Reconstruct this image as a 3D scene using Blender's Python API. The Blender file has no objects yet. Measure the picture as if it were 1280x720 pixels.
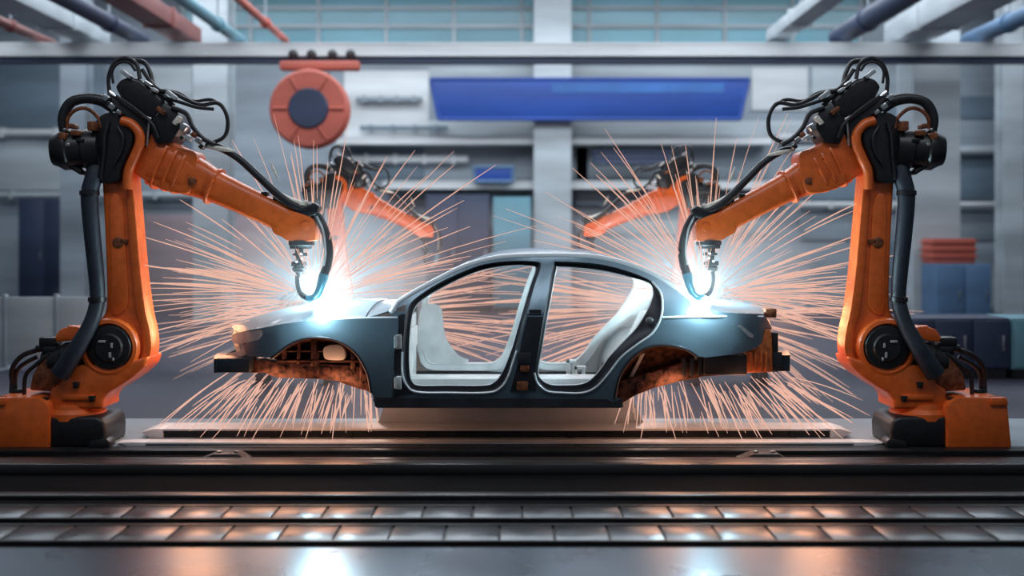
import bpy, bmesh, math, random
from mathutils import Vector, Matrix
from mathutils.geometry import delaunay_2d_cdt

random.seed(7)
PI = math.pi
SC = bpy.context.scene
COL = SC.collection
F = 1300.0          # focal length in pixels of the 1280 wide frame
HC = 1.76           # camera height
HY = 300.0          # horizon row


def unproj(px, py, Y):
    return Vector(((px - 640.0) * Y / F, Y, HC + (HY - py) * Y / F))


# ------------------------------------------------------------------ materials
def mat(name, col, rough=0.5, metal=0.0, noise=0.0, nscale=8.0, stretch=(1, 1, 1), rough_var=0.0, coat=0.0,
        bump=0.0, spec=0.5):
    m = bpy.data.materials.new(name)
    m.use_nodes = True
    nt = m.node_tree
    b = nt.nodes['Principled BSDF']
    b.inputs['Base Color'].default_value = (*col, 1)
    b.inputs['Roughness'].default_value = rough
    b.inputs['Metallic'].default_value = metal
    b.inputs['Coat Weight'].default_value = coat
    b.inputs['Specular IOR Level'].default_value = spec
    if noise or rough_var or bump:
        tc = nt.nodes.new('ShaderNodeTexCoord')
        mp = nt.nodes.new('ShaderNodeMapping')
        mp.inputs['Scale'].default_value = stretch
        nz = nt.nodes.new('ShaderNodeTexNoise')
        nz.inputs['Scale'].default_value = nscale
        nz.inputs['Detail'].default_value = 5
        nt.links.new(tc.outputs['Object'], mp.inputs[0])
        nt.links.new(mp.outputs[0], nz.inputs['Vector'])
        if noise:
            cr = nt.nodes.new('ShaderNodeValToRGB')
            lo = tuple(c * (1 - noise) for c in col)
            hi = tuple(min(1, c * (1 + noise)) for c in col)
            cr.color_ramp.elements[0].position = 0.32
            cr.color_ramp.elements[1].position = 0.68
            cr.color_ramp.elements[0].color = (*lo, 1)
            cr.color_ramp.elements[1].color = (*hi, 1)
            nt.links.new(nz.outputs[0], cr.inputs[0])
            nt.links.new(cr.outputs[0], b.inputs['Base Color'])
        if rough_var:
            mr = nt.nodes.new('ShaderNodeMapRange')
            mr.inputs['To Min'].default_value = max(0.02, rough - rough_var)
            mr.inputs['To Max'].default_value = min(1, rough + rough_var)
            nt.links.new(nz.outputs[0], mr.inputs[0])
            nt.links.new(mr.outputs[0], b.inputs['Roughness'])
        if bump:
            bp = nt.nodes.new('ShaderNodeBump')
            bp.inputs['Strength'].default_value = bump
            bp.inputs['Distance'].default_value = 0.01
            nt.links.new(nz.outputs[0], bp.inputs['Height'])
            nt.links.new(bp.outputs[0], b.inputs['Normal'])
    return m


M = {}
M['orange'] = mat('orange_paint', (0.74, 0.128, 0.018), 0.38, 0, 0.12, 14, rough_var=0.08, coat=0.25)
M['black'] = mat('black_enamel', (0.012, 0.012, 0.014), 0.38, 0, 0.3, 20)
M['tool'] = mat('matte_black_tool', (0.010, 0.010, 0.012), 0.75, 0, 0.3, 20, spec=0.15)  # near black and matt to keep the torch a dark silhouette
M['rubber'] = mat('black_rubber', (0.018, 0.018, 0.021), 0.42, 0, 0.2, 30)
M['slate'] = mat('slate_hose', (0.018, 0.023, 0.036), 0.5, 0, 0.2, 12)
M['silver'] = mat('bright_metal', (0.62, 0.62, 0.62), 0.28, 1.0, 0.2, 30)
M['white_sleeve'] = mat('white_sleeve', (0.72, 0.68, 0.58), 0.5, 0, 0.15, 40)
M['copper'] = mat('rust_brown', (0.22, 0.07, 0.03), 0.45, 0.3, 0.5, 24)
M['torch'] = mat('torch_blue_metal', (0.10, 0.26, 0.34), 0.35, 0.6, 0.2, 20)
M['car'] = mat('car_steel_blue', (0.165, 0.235, 0.285), 0.30, 0.5, 0.06, 3, rough_var=0.05, coat=0.2)
M['car_dark'] = mat('dark_grey_steel', (0.035, 0.037, 0.045), 0.4, 0.4, 0.25, 6)
M['car_inner'] = mat('pale_primed_steel', (0.70, 0.72, 0.72), 0.5, 0.1, 0.14, 5)
M['car_brown'] = mat('brown_underbody', (0.105, 0.046, 0.034), 0.38, 0.45, 0.8, 22, rough_var=0.15)
M['beam'] = mat('bumper_dark_blue', (0.03, 0.04, 0.055), 0.4, 0.5, 0.2, 8)
M['lip'] = mat('edge_highlight_paint', (0.82, 0.85, 0.88), 0.32, 0.15)  # pale colour that stands for the highlight on body edges
M['lamp_grey'] = mat('lamp_housing_grey', (0.42, 0.43, 0.44), 0.45, 0.1, 0.2, 12)
M['carrier'] = mat('carrier_grey', (0.40, 0.43, 0.46), 0.5, 0.2, 0.1, 3)
M['rail_white'] = mat('white_rail_paint', (0.70, 0.70, 0.70), 0.42, 0.1, 0.1, 4)
M['rail_dark'] = mat('dark_rail_steel', (0.03, 0.03, 0.033), 0.4, 0.5, 0.3, 5)
M['rail_mid'] = mat('grey_rail_steel', (0.085, 0.082, 0.084), 0.35, 0.7, 0.2, 4, stretch=(.3, 2, 2))
M['plate'] = mat('polished_plate', (0.155, 0.165, 0.175), 0.30, 0.95, 0.15, 6, rough_var=0.06)
M['slab'] = mat('pale_slab', (0.24, 0.29, 0.33), 0.5, 0, 0.12, 2.0)
M['gloss'] = mat('glossy_strip', (0.125, 0.155, 0.19), 0.28, 0.85, 0.12, 1.5, rough_var=0.06)
M['floor'] = mat('dark_floor', (0.034, 0.034, 0.052), 0.45, 0, 0.35, 0.6, rough_var=0.1, spec=0.3)
M['pit'] = mat('black_pit', (0.006, 0.006, 0.007), 0.95, 0, 0.3, 3, spec=0.05)
for k, c in dict(white=(0.57, 0.60, 0.62), pale=(0.40, 0.45, 0.485), grey=(0.245, 0.29, 0.335), bluegrey=(0.13, 0.18, 0.23),
                 navy=(0.022, 0.035, 0.075), blue=(0.005, 0.045, 0.25), teal=(0.10, 0.24, 0.30), deepteal=(0.05, 0.14, 0.20),
                 red=(0.44, 0.10, 0.07), redbrown=(0.20, 0.065, 0.06), steelblue=(0.07, 0.14, 0.25), mauve=(0.28, 0.22, 0.24)).items():
    M[k] = mat(k + '_paint', c, 0.55, 0, 0.22, 0.8, stretch=(0.35, 1, 2.2))


def glass_mat():
    m = mat('teal_glazing', (0.10, 0.26, 0.33), 0.25, 0, 0.35, 0.5, stretch=(0.4, 1, 2))
    b = m.node_tree.nodes['Principled BSDF']
    b.inputs['Emission Color'].default_value = (0.16, 0.40, 0.50, 1)
    b.inputs['Emission Strength'].default_value = 0.16      # daylight coming through the frosted roof glazing
    return m


M['glazing'] = glass_mat()


def spark_mat():
    m = bpy.data.materials.new('glowing_spark')
    m.use_nodes = True
    nt = m.node_tree
    nt.nodes.clear()
    out = nt.nodes.new('ShaderNodeOutputMaterial')
    em = nt.nodes.new('ShaderNodeEmission')
    at = nt.nodes.new('ShaderNodeAttribute')
    at.attribute_name = 'heat'
    cr = nt.nodes.new('ShaderNodeValToRGB')
    e = cr.color_ramp.elements
    e[0].color = (1, 0.56, 0.43, 1)
    e[1].color = (1, 0.93, 0.88, 1)
    n = cr.color_ramp.elements.new(0.45)
    n.color = (1, 0.78, 0.70, 1)
    mr = nt.nodes.new('ShaderNodeMapRange')
    mr.inputs['To Min'].default_value = 0.85
    mr.inputs['To Max'].default_value = 2.6
    nt.links.new(at.outputs['Fac'], cr.inputs[0])
    nt.links.new(at.outputs['Fac'], mr.inputs[0])
    nt.links.new(cr.outputs[0], em.inputs[0])
    nt.links.new(mr.outputs[0], em.inputs[1])
    nt.links.new(em.outputs[0], out.inputs[0])
    m.cycles.emission_sampling = 'NONE'
    return m


M['spark'] = spark_mat()


def emis(name, col, s):
    m = bpy.data.materials.new(name)
    m.use_nodes = True
    nt = m.node_tree
    nt.nodes.clear()
    out = nt.nodes.new('ShaderNodeOutputMaterial')
    em = nt.nodes.new('ShaderNodeEmission')
    em.inputs[0].default_value = (*col, 1)
    em.inputs[1].default_value = s
    nt.links.new(em.outputs[0], out.inputs[0])
    return m


M['arc'] = emis('welding_arc', (0.78, 0.95, 1.0), 14)


def smoke_mat(name, col, dens):
    m = bpy.data.materials.new(name)
    m.use_nodes = True
    nt = m.node_tree
    nt.nodes.clear()
    out = nt.nodes.new('ShaderNodeOutputMaterial')
    v = nt.nodes.new('ShaderNodeVolumeScatter')
    v.inputs['Color'].default_value = (*col, 1)
    v.inputs['Density'].default_value = dens
    v.inputs['Anisotropy'].default_value = 0.0
    nt.links.new(v.outputs[0], out.inputs['Volume'])
    return m


# ------------------------------------------------------------------ mesh helpers
def finish(name, bm, material, parent=None, origin=None, smooth=35, recalc=True):
    if recalc:
        bmesh.ops.recalc_face_normals(bm, faces=bm.faces)
    if origin is not None:
        for v in bm.verts:
            v.co -= origin
    me = bpy.data.meshes.new(name)
    bm.to_mesh(me)
    bm.free()
    me.materials.append(material)
    if smooth:
        me.polygons.foreach_set('use_smooth', [True] * len(me.polygons))
        me.set_sharp_from_angle(angle=math.radians(smooth))
    o = bpy.data.objects.new(name, me)
    COL.objects.link(o)
    if parent is not None:
        o.parent = parent
    elif origin is not None:
        o.location = origin
    return o


def tag(o, label=None, cat=None, group=None, kind=None):
    if label: o['label'] = label
    if cat: o['category'] = cat
    if group: o['group'] = group
    if kind: o['kind'] = kind
    return o


def empty(name, loc, label, cat, group=None):
    o = bpy.data.objects.new(name, None)
    o.empty_display_size = 0.2
    COL.objects.link(o)
    o.location = loc
    return tag(o, label, cat, group)


def merge(bm, src):
    vm = {}
    for v in src.verts:
        vm[v] = bm.verts.new(v.co)
    for f in src.faces:
        try:
            bm.faces.new([vm[v] for v in f.verts])
        except ValueError:
            pass
    src.free()


def a_prism(bm, poly, d0, d1, bev=0.0, seg=2):
    t = bmesh.new()
    a = [t.verts.new((p[0], p[1], d0)) for p in poly]
    b = [t.verts.new((p[0], p[1], d1)) for p in poly]
    n = len(poly)
    t.faces.new(a)
    t.faces.new(b[::-1])
    for i in range(n):
        j = (i + 1) % n
        t.faces.new((a[i], b[i], b[j], a[j]))
    bmesh.ops.recalc_face_normals(t, faces=t.faces)
    if bev:
        es = [e for e in t.edges if len(e.link_faces) == 2 and e.calc_face_angle(0) > 0.5]
        bmesh.ops.bevel(t, geom=es, offset=bev, segments=seg, affect='EDGES', profile=0.5, clamp_overlap=True)
    merge(bm, t)


def a_box(bm, x0, x1, y0, y1, z0, z1, bev=0.0, seg=2):
    a_prism(bm, [(x0, y0), (x1, y0), (x1, y1), (x0, y1)], z0, z1, bev, seg)


def crom(pts, n=6, closed=False):
    P = [Vector(p) for p in pts]
    m = len(P)
    out = []
    rng = m if closed else m - 1
    for i in range(rng):
        p1 = P[i]
        p2 = P[(i + 1) % m]
        p0 = P[(i - 1) % m] if (closed or i > 0) else p1 * 2 - p2
        p3 = P[(i + 2) % m] if (closed or i + 2 < m) else p2 * 2 - p1
        for k in range(n):
            t = k / n
            out.append(0.5 * ((2 * p1) + (p2 - p0) * t + (2 * p0 - 5 * p1 + 4 * p2 - p3) * t * t
                              + (3 * p1 - p0 - 3 * p2 + p3) * t ** 3))
    if not closed:
        out.append(P[-1])
    return out


def c2(pts, n=6, closed=False):
    return [(p.x, p.y) for p in crom([(a, b, 0) for a, b in pts], n, closed)]


def a_tube(bm, pts, r, sides=10, n=5, closed=False, smooth=True, layer=None, vals=None):
    P = crom(pts, n, closed) if (smooth and len(pts) > 2) else [Vector(p) for p in pts]
    m = len(P)

    def rad(i):
        if isinstance(r, (int, float)):
            return r
        t = i / max(1, m - 1) * (len(r) - 1)
        k = min(int(t), len(r) - 2)
        return r[k] + (r[k + 1] - r[k]) * (t - k)
    rings = []
    nrm = None
    for i in range(m):
        if closed:
            t = P[(i + 1) % m] - P[i - 1]
        else:
            t = P[min(i + 1, m - 1)] - P[max(i - 1, 0)]
        if t.length < 1e-9:
            t = Vector((1, 0, 0))
        t.normalize()
        if nrm is None:
            nrm = t.cross(Vector((0, 0, 1)))
            if nrm.length < 1e-3:
                nrm = t.cross(Vector((0, 1, 0)))
        nrm = nrm - t * nrm.dot(t)
        nrm.normalize()
        bn = t.cross(nrm)
        ring = []
        for k in range(sides):
            a = 2 * PI * k / sides
            v = bm.verts.new(P[i] + (nrm * math.cos(a) + bn * math.sin(a)) * rad(i))
            if layer is not None:
                v[layer] = vals[0] + (vals[1] - vals[0]) * i / max(1, m - 1)
            ring.append(v)
        rings.append(ring)
    for i in range(m if closed else m - 1):
        A, B = rings[i], rings[(i + 1) % m]
        for k in range(sides):
            bm.faces.new((A[k], A[(k + 1) % sides], B[(k + 1) % sides], B[k]))
    if not closed:
        bm.faces.new(rings[0][::-1])
        bm.faces.new(rings[-1])


def a_lathe(bm, p0, axis, prof, sides=24):
    """prof: (distance along axis, radius)"""
    p0 = Vector(p0)
    ax = Vector(axis).normalized()
    u = ax.cross(Vector((0, 0, 1)))
    if u.length < 1e-3:
        u = ax.cross(Vector((1, 0, 0)))
    u.normalize()
    w = ax.cross(u)
    rings = []
    for (h, r) in prof:
        rings.append([bm.verts.new(p0 + ax * h + (u * math.cos(2 * PI * k / sides) + w * math.sin(2 * PI * k / sides)) * max(r, 1e-4))
                      for k in range(sides)])
    for A, B in zip(rings, rings[1:]):
        for k in range(sides):
            bm.faces.new((A[k], A[(k + 1) % sides], B[(k + 1) % sides], B[k]))
    bm.faces.new(rings[0][::-1])
    bm.faces.new(rings[-1])


def a_rbar(bm, stations, sides=20, power=3.2):
    """rounded-square bar along stations (x, y, d, half height, half depth); sections stand across the path."""
    P = [Vector(s[:3]) for s in stations]
    rings = []
    for i, s in enumerate(stations):
        t = (P[min(i + 1, len(P) - 1)] - P[max(i - 1, 0)]).normalized()
        n = Vector((-t.y, t.x, 0)).normalized()
        ring = []
        for k in range(sides):
            a = 2 * PI * (k + 0.5) / sides
            ca, sa = math.cos(a), math.sin(a)
            q = (abs(ca) ** power + abs(sa) ** power) ** (-1 / power)
            ring.append(bm.verts.new(P[i] + n * (s[3] * ca * q) + Vector((0, 0, 1)) * (s[4] * sa * q)))
        rings.append(ring)
    for A, B in zip(rings, rings[1:]):
        for k in range(sides):
            bm.faces.new((A[k], A[(k + 1) % sides], B[(k + 1) % sides], B[k]))
    bm.faces.new(rings[0][::-1])
    bm.faces.new(rings[-1])


# ------------------------------------------------------------------ camera
cam = bpy.data.cameras.new('camera')
cam.sensor_width = 36
cam.lens = F * 36 / 1280
cam.shift_y = -(360 - HY) / 1280
cam.dof.use_dof = True
cam.dof.focus_distance = 8.8
cam.dof.aperture_fstop = 0.55
cam.clip_end = 200
co = bpy.data.objects.new('camera', cam)
COL.objects.link(co)
co.location = (0, 0, HC)
co.rotation_euler = (PI / 2, 0, 0)
SC.camera = co

# ------------------------------------------------------------------ the hall
def wbox(name, x0, x1, y0, y1, z0, z1, m, bev=0.0, parent=None, origin=None):
    bm = bmesh.new()
    a_box(bm, x0, x1, y0, y1, z0, z1, bev)
    return finish(name, bm, m, parent, origin)


def st(o):
    o['kind'] = 'structure'
    return o


WY = 27.0
HX = 17.0
HZ = 8.6
st(wbox('floor', -HX, HX, 2.0, WY + .2, -0.35, -0.02, M['floor']))
st(wbox('wall_back', -HX, HX, WY, WY + .25, -0.02, HZ, M['grey']))
st(wbox('wall_left', -HX - .25, -HX, 2.0, WY + .25, -0.02, HZ, M['bluegrey']))
st(wbox('wall_right', HX, HX + .25, 2.0, WY + .25, -0.02, HZ, M['bluegrey']))
st(wbox('ceiling', -HX, HX, 9.0, WY + .25, HZ, HZ + .2, M['bluegrey']))
st(wbox('floor_slab', -5.6, 5.6, 8.78, 10.14, -0.02, 0.02, M['slab'], 0.004))
st(wbox('floor_edge', -5.6, 5.6, 8.6, 8.779, -0.02, 0.019, M['rail_dark'], 0.004))
st(wbox('floor_pit', -HX, HX, 2.0, 8.595, -0.02, -0.012, M['pit']))
st(wbox('floor_strip', -6, 6, 4.2, 5.95, -0.012, 0.0, M['gloss']))

# frosted glazing band high on the back wall, with mullions
bm = bmesh.new()
a_box(bm, -8.5, 9.0, WY - .08, WY - .01, 6.85, 8.3)
w = st(finish('window_1', bm, M['glazing']))
bm = bmesh.new()
for z in (6.8, 7.28, 7.75, 8.3):
    a_box(bm, -8.6, 9.1, WY - .16, WY - .08, z - .05, z + .05)
for x in [-8.5 + 1.75 * i for i in range(11)]:
    a_box(bm, x - .04, x + .04, WY - .15, WY - .082, 6.8, 8.3)
finish('window_frame', bm, M['pale'], w)


def wall_panel(px0, px1, py0, py1, m, Y=WY, t=0.05, n=[0]):
    """a cladding field of the back wall, standing proud of it by its own thickness"""
    n[0] += 1
    a = unproj(px0, py0, Y - t)
    b = unproj(px1, py1, Y - t)
    return st(wbox('trim_%d' % n[0], a.x, b.x, Y - t, Y - 0.002, b.z, a.z, m, 0.008))


wall_panel(430, 536, 88, 174, M['white'])
wall_panel(940, 1010, 84, 138, M['white'])
wall_panel(536, 940, 84, 98, M['pale'])
wall_panel(536, 1015, 151, 170, M['pale'])
wall_panel(430, 530, 182, 224, M['bluegrey'])
wall_panel(644, 735, 184, 224, M['grey'])
wall_panel(505, 660, 285, 388, M['mauve'])
wall_panel(720, 960, 184, 224, M['grey'])
wall_panel(720, 830, 240, 268, M['pale'])
wall_panel(720, 960, 276, 292, M['pale'])
wall_panel(720, 900, 300, 312, M['grey'])
wall_panel(1015, 1110, 84, 118, M['pale'])
wall_panel(1015, 1300, 120, 148, M['bluegrey'])
wall_panel(1000, 1300, 200, 250, M['bluegrey'])
wall_panel(1000, 1300, 262, 300, M['grey'])
wall_panel(-20, 130, 75, 160, M['bluegrey'])
wall_panel(-20, 130, 172, 238, M['pale'])
wall_panel(150, 240, 84, 150, M['pale'])
wall_panel(180, 330, 215, 260, M['grey'])
wall_panel(180, 330, 268, 388, M['mauve'])
wall_panel(150, 260, 155, 205, M['bluegrey'])

# steel columns
def column(px, wpx, Y, m):
    a = unproj(px - wpx / 2, 0, Y)
    b = unproj(px + wpx / 2, 0, Y)
    bm = bmesh.new()
    hw = (b.x - a.x) / 2
    cx = (a.x + b.x) / 2
    for dy in (-hw * .9, hw * .9 - .04):
        a_box(bm, cx - hw, cx + hw, Y + dy, Y + dy + .04, -0.02, HZ)
    a_box(bm, cx - .04, cx + .04, Y - hw * .9 + .041, Y + hw * .9 - .041, -0.02, HZ)
    return st(finish('column', bm, m))


column(268, 42, 22.5, M['pale'])
column(690, 46, 26.3, M['pale'])
column(1160, 58, 21.5, M['pale'])
column(96, 30, 24.0, M['grey'])
column(1262, 26, 25.0, M['pale'])


# ------------------------------------------------------------------ things in the hall behind
def hbeam(name, px0, px1, py0, py1, Y, m, label, cat, depth=.3, group=None):
    a = unproj(px0, py0, Y)
    b = unproj(px1, py1, Y)
    bm = bmesh.new()
    h = a.z - b.z
    t = min(.04, h * .22)
    a_box(bm, a.x, b.x, Y, Y + depth, a.z - t, a.z)
    a_box(bm, a.x, b.x, Y, Y + depth, b.z, b.z + t)
    a_box(bm, a.x, b.x, Y + .012, Y + .012 + t, b.z + t, a.z - t)
    return tag(finish(name, bm, m, None, Vector(((a.x + b.x) / 2, Y, b.z))), label, cat, group)


g = hbeam('crane_girder', -230, 1500, 53, 70, 20.0, M['white'], 'long pale crane girder spanning the whole hall above the blue board', 'girder', .4)
bm = bmesh.new()
a = unproj(-230, 71, 20.05)
b = unproj(1500, 78, 20.05)
a_box(bm, a.x, b.x, 20.06, 20.3, b.z, a.z - .003)
finish('girder_shadow', bm, M['navy'], g, g.location.copy())  # dark bar put in as the shadow line under the girder
hbeam('guard_rail', 420, 965, 171, 180, 26.2, M['white'], 'white horizontal guard rail on the back wall directly under the blue board', 'rail', .7)
hbeam('guard_rail', 478, 965, 226, 236, 26.2, M['white'], 'lower white guard rail on the back wall, behind the small rear robots', 'rail', .7)


def board(name, quad, Y, m, label, cat, t=.08, frame=None, stripe=None):
    pts = [unproj(x, y, Y) for x, y in quad]
    o = sum(pts, Vector()) / 4
    r = empty(name, o, label, cat)
    bm = bmesh.new()
    a_prism(bm, [(p.x, p.z) for p in pts], 0, t, .01)
    for v in bm.verts:
        v.co = Vector((v.co.x, Y + v.co.z, v.co.y))
    finish('panel', bm, m, r, o)
    bm = bmesh.new()
    for p, q in zip(pts, pts[1:] + pts[:1]):
        a_tube(bm, [p + Vector((0, .02, 0)), q + Vector((0, .02, 0))], .05, 6)
    finish('frame', bm, frame or m, r, o)
    if stripe:
        y0, y1, x0, x1, sm = stripe
        a = unproj(x0, y0, Y)
        b = unproj(x1, y1, Y)
        bm = bmesh.new()
        a_box(bm, a.x, b.x, Y - .012, Y - .001, b.z, a.z)
        finish('stripe', bm, sm, r, o)
    return r


def brackets(r, pts, y0, y1, m):
    for (x, z) in pts:
        bm = bmesh.new()
        a_box(bm, x - .05, x + .05, y0, y1, z - .05, z + .05)
        finish('bracket', bm, m, r, Vector(r.location))


M['blue2'] = mat('lighter_blue_paint', (0.02, 0.10, 0.32), 0.5, 0, 0.2, 1)
bb = board('sign_board', [(538, 99), (936, 99), (925, 149), (548, 149)], 25.6, M['blue'],
           'long royal blue sign board high on the back wall', 'sign', frame=M['blue'], stripe=(104, 116, 690, 905, M['blue2']))
brackets(bb, [(-1.6, 5.3), (1.6, 5.3), (4.6, 5.3)], 25.66, WY, M['grey'])
sb = board('sign_board', [(592, 209), (642, 209), (640, 227), (594, 227)], 26.05, M['blue'],
           'small blue sign on the back wall under the long blue board', 'sign', frame=M['steelblue'])
brackets(sb, [(-.5, 3.4)], 26.1, WY, M['grey'])
sb = board('sign_board', [(742, 190), (852, 190), (850, 204), (744, 204)], 26.05, M['navy'],
           'narrow dark navy sign on the back wall behind the right rear robot', 'sign', frame=M['navy'])
brackets(sb, [(3, 3.8)], 26.1, WY, M['grey'])


def cabinet(px0, px1, py0, Y, depth, m, label, doors=2, cat='cabinet', group=None, plinth=.1):
    a = unproj(px0, py0, Y)
    b = unproj(px1, py0, Y)
    cx = (a.x + b.x) / 2
    o = Vector((cx, Y, -0.02))
    r = empty('cabinet', o, label, cat, group or 'cabinets in the hall behind')
    bm = bmesh.new()
    a_box(bm, a.x, b.x, Y + .03, Y + depth, plinth, a.z, .015)
    finish('body', bm, m, r, o)
    bm = bmesh.new()
    a_box(bm, a.x + .04, b.x - .04, Y + .06, Y + depth - .04, -0.02, plinth)
    finish('plinth', bm, M['black'], r, o)
    wd = (b.x - a.x) / doors
    for i in range(doors):
        x0 = a.x + i * wd + .02
        x1 = a.x + (i + 1) * wd - .02
        bm = bmesh.new()
        a_box(bm, x0, x1, Y, Y + .028, plinth + .03, a.z - .03, .008)
        d = finish('door', bm, m, r, o)
        bm = bmesh.new()
        a_box(bm, x1 - .10, x1 - .07, Y - .03, Y - .001, a.z * .45, a.z * .45 + .2, .006)
        finish('handle', bm, M['silver'], d, o)
    return r


cabinet(22, 90, 248, 25.3, .7, M['navy'], 'tall navy cabinet by the back wall beside the pale column at far left')
cabinet(1172, 1240, 330, 20.1, .8, M['steelblue'], 'medium blue cabinet standing behind the base of the right front robot')
cabinet(1120, 1264, 398, 13.3, .8, M['navy'], 'low wide dark navy cabinet close behind the right front robot', 3)
cabinet(1266, 1330, 398, 13.3, .8, M['teal'], 'low teal cabinet at the right end beside the wide navy one', 1)
cabinet(532, 612, 243, 25.4, .7, M['navy'], 'dark blue cabinet by the back wall above the car windscreen pillar', 2)
cabinet(616, 664, 246, 25.4, .7, M['teal'], 'grey teal cabinet next to the dark blue one at the back wall', 1)
cabinet(860, 950, 306, 24.5, .7, M['grey'], 'grey cabinet by the back wall behind the right welding torch', 2)
cabinet(1085, 1130, 300, 24.0, .7, M['bluegrey'], 'slim slate cabinet right of the right front robot column', 1)

# a red crate on the blue cabinet, pale partition behind the left robot
o = unproj(1190, 330, 20.5)
o.z = unproj(0, 330, 20.3).z
bm = bmesh.new()
a_box(bm, o.x - .42, o.x + .42, 20.4, 20.95, o.z + .006, o.z + .5, .02)
for z in (.12, .26, .40):
    a_box(bm, o.x - .45, o.x + .45, 20.37, 20.98, o.z + z, o.z + z + .05, .008)
tag(finish('crate', bm, M['red'], None, o), 'red crate standing on top of the medium blue cabinet', 'crate')

o = unproj(60, 463, 14.2)
r = empty('partition_screen', Vector((o.x, 14.2, -.02)), 'pale grey partition screen standing behind the left front robot base', 'partition')
xa, xb = unproj(-60, 0, 14.2).x, unproj(134, 0, 14.2).x
bm = bmesh.new()
n = 3
for i in range(n):
    x0 = xa + (xb - xa) * i / n
    x1 = xa + (xb - xa) * (i + 1) / n
    a_box(bm, x0 + .02, x1 - .02, 14.22, 14.26, .12, .98, .006)
finish('panel', bm, M['pale'], r, r.location.copy())
for i in range(n + 1):
    x = xa + (xb - xa) * i / n
    bm = bmesh.new()
    a_box(bm, x - .025, x + .025, 14.2, 14.28, -.02, 1.02, .005)
    a_box(bm, x - .03, x + .03, 14.0, 14.48, -.02, .02, .004)
    finish('post', bm, M['grey'], r, r.location.copy())

# red cable reel with dark hub on a trolley under the girder
rc = unproj(388, 137, 19.6)
r = empty('cable_reel', rc, 'big round red cable reel with dark hub hanging below the crane girder', 'reel')
bm = bmesh.new()
a_lathe(bm, rc + Vector((0, -.2, 0)), (0, 1, 0), [(0, .62), (0.0, .70), (.05, .74), (.1, .70), (.1, .5), (.3, .5), (.3, .70), (.35, .74), (.4, .70), (.4, .3)], 40)
finish('drum', bm, M['red'], r, rc)
bm = bmesh.new()
a_lathe(bm, rc + Vector((0, -.24, 0)), (0, 1, 0), [(0, .26), (0, .35), (.03, .38), (.1, .38)], 32)
finish('hub', bm, M['navy'], r, rc)
for k in range(6):
    a = k * PI / 3
    bm = bmesh.new()
    a_tube(bm, [rc + Vector((math.cos(a) * .39, -.215, math.sin(a) * .39)), rc + Vector((math.cos(a) * .66, -.215, math.sin(a) * .66))], .025, 8)
    finish('spoke', bm, M['red'], r, rc)
zt = unproj(0, 71, 20.05).z
bm = bmesh.new()
for s in (-1, 1):
    a_tube(bm, [rc + Vector((s * .1, .25, 0)), Vector((rc.x + s * .3, 19.8, unproj(0, 82, 19.7).z - .125))], .05, 8)
finish('hanger', bm, M['redbrown'], r, rc)
oh = unproj(400, 82, 19.7)
r = empty('hoist_trolley', oh, 'red hoist trolley running on the girder above the round reel', 'hoist')
bm = bmesh.new()
a_box(bm, oh.x - .75, oh.x + .75, 19.6, 19.84, oh.z - .09, oh.z + .08, .03)
finish('body', bm, M['red'], r, oh)
for s in (-.55, -.2, .2, .55):
    bm = bmesh.new()
    a_lathe(bm, (oh.x + s, 19.845, zt + .02), (0, 1, 0), [(0, .06), (.02, .09), (.1, .09), (.12, .06)], 16)
    finish('wheel', bm, M['black'], r, oh)

# longitudinal ducts and pipes under the roof, running towards the viewer above the girder
def run(name, px, py, r_, m, label, cat, y0=9.5, square=False):
    y1 = 20.9
    c = unproj(px, py, 20.0)
    bm = bmesh.new()
    if square:
        a_box(bm, c.x - r_, c.x + r_, y0, y1, c.z - r_ * .6, c.z + r_ * .6, r_ * .08)
    else:
        a_lathe(bm, (c.x, y0, c.z), (0, 1, 0), [(0, r_ * .9), (.02, r_), (y1 - y0 - .02, r_), (y1 - y0, r_ * .9)], 20)
    o = Vector((c.x, y0, c.z))
    root = finish(name, bm, m, None, o)
    tag(root, label, cat, 'air ducts under the roof' if cat == 'duct' else 'pipes under the roof')
    y = y0 + 1.2
    while y < y1 - .4:
        bm = bmesh.new()
        if square:
            a_box(bm, c.x - r_ - .03, c.x + r_ + .03, y, y + .08, c.z - r_ * .6 - .03, c.z + r_ * .6 + .03, .005)
        else:
            a_lathe(bm, (c.x, y, c.z), (0, 1, 0), [(0, r_ + .03), (.08, r_ + .03)], 20)
        fl = finish('flange', bm, m, root, o)
        bm = bmesh.new()
        top = c.z + (r_ * .6 if square else r_)
        a_lathe(bm, (c.x, y + .04, top), (0, 0, 1), [(0, .02), (HZ - top - .01, .02)], 8)
        finish('hanger', bm, M['grey'], fl, o)
        y += 2.8
    return root


run('air_duct', 95, 34, .32, M['pale'], 'pale square air duct under the roof at far left', 'duct', square=True)
run('air_duct', 218, 34, .26, M['redbrown'], 'dull red square duct under the roof above the left front robot', 'duct', square=True)
run('service_pipe', 158, 40, .15, M['navy'], 'dark navy pipe under the roof between the pale and the dull red duct', 'pipe')
run('sprinkler_pipe', 40, 44, .09, M['redbrown'], 'dark red pipe under the roof left of the pale duct', 'pipe')
run('service_pipe', 288, 42, .11, M['teal'], 'thin teal pipe under the roof next to the dull red duct', 'pipe')
run('sprinkler_pipe', 345, 40, .07, M['red'], 'thin bright red pipe under the roof above the round reel', 'pipe')
run('air_duct', 1150, 32, .38, M['pale'], 'wide pale square air duct under the roof above the right front robot', 'duct', square=True)
run('service_pipe', 1066, 36, .2, M['navy'], 'thick navy pipe under the roof left of the wide pale duct', 'pipe')
run('service_pipe', 1235, 40, .16, M['steelblue'], 'blue pipe under the roof right of the wide pale duct', 'pipe')
run('air_duct', 985, 34, .2, M['pale'], 'slim pale square duct under the roof left of the thick navy pipe', 'duct', square=True)

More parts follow.
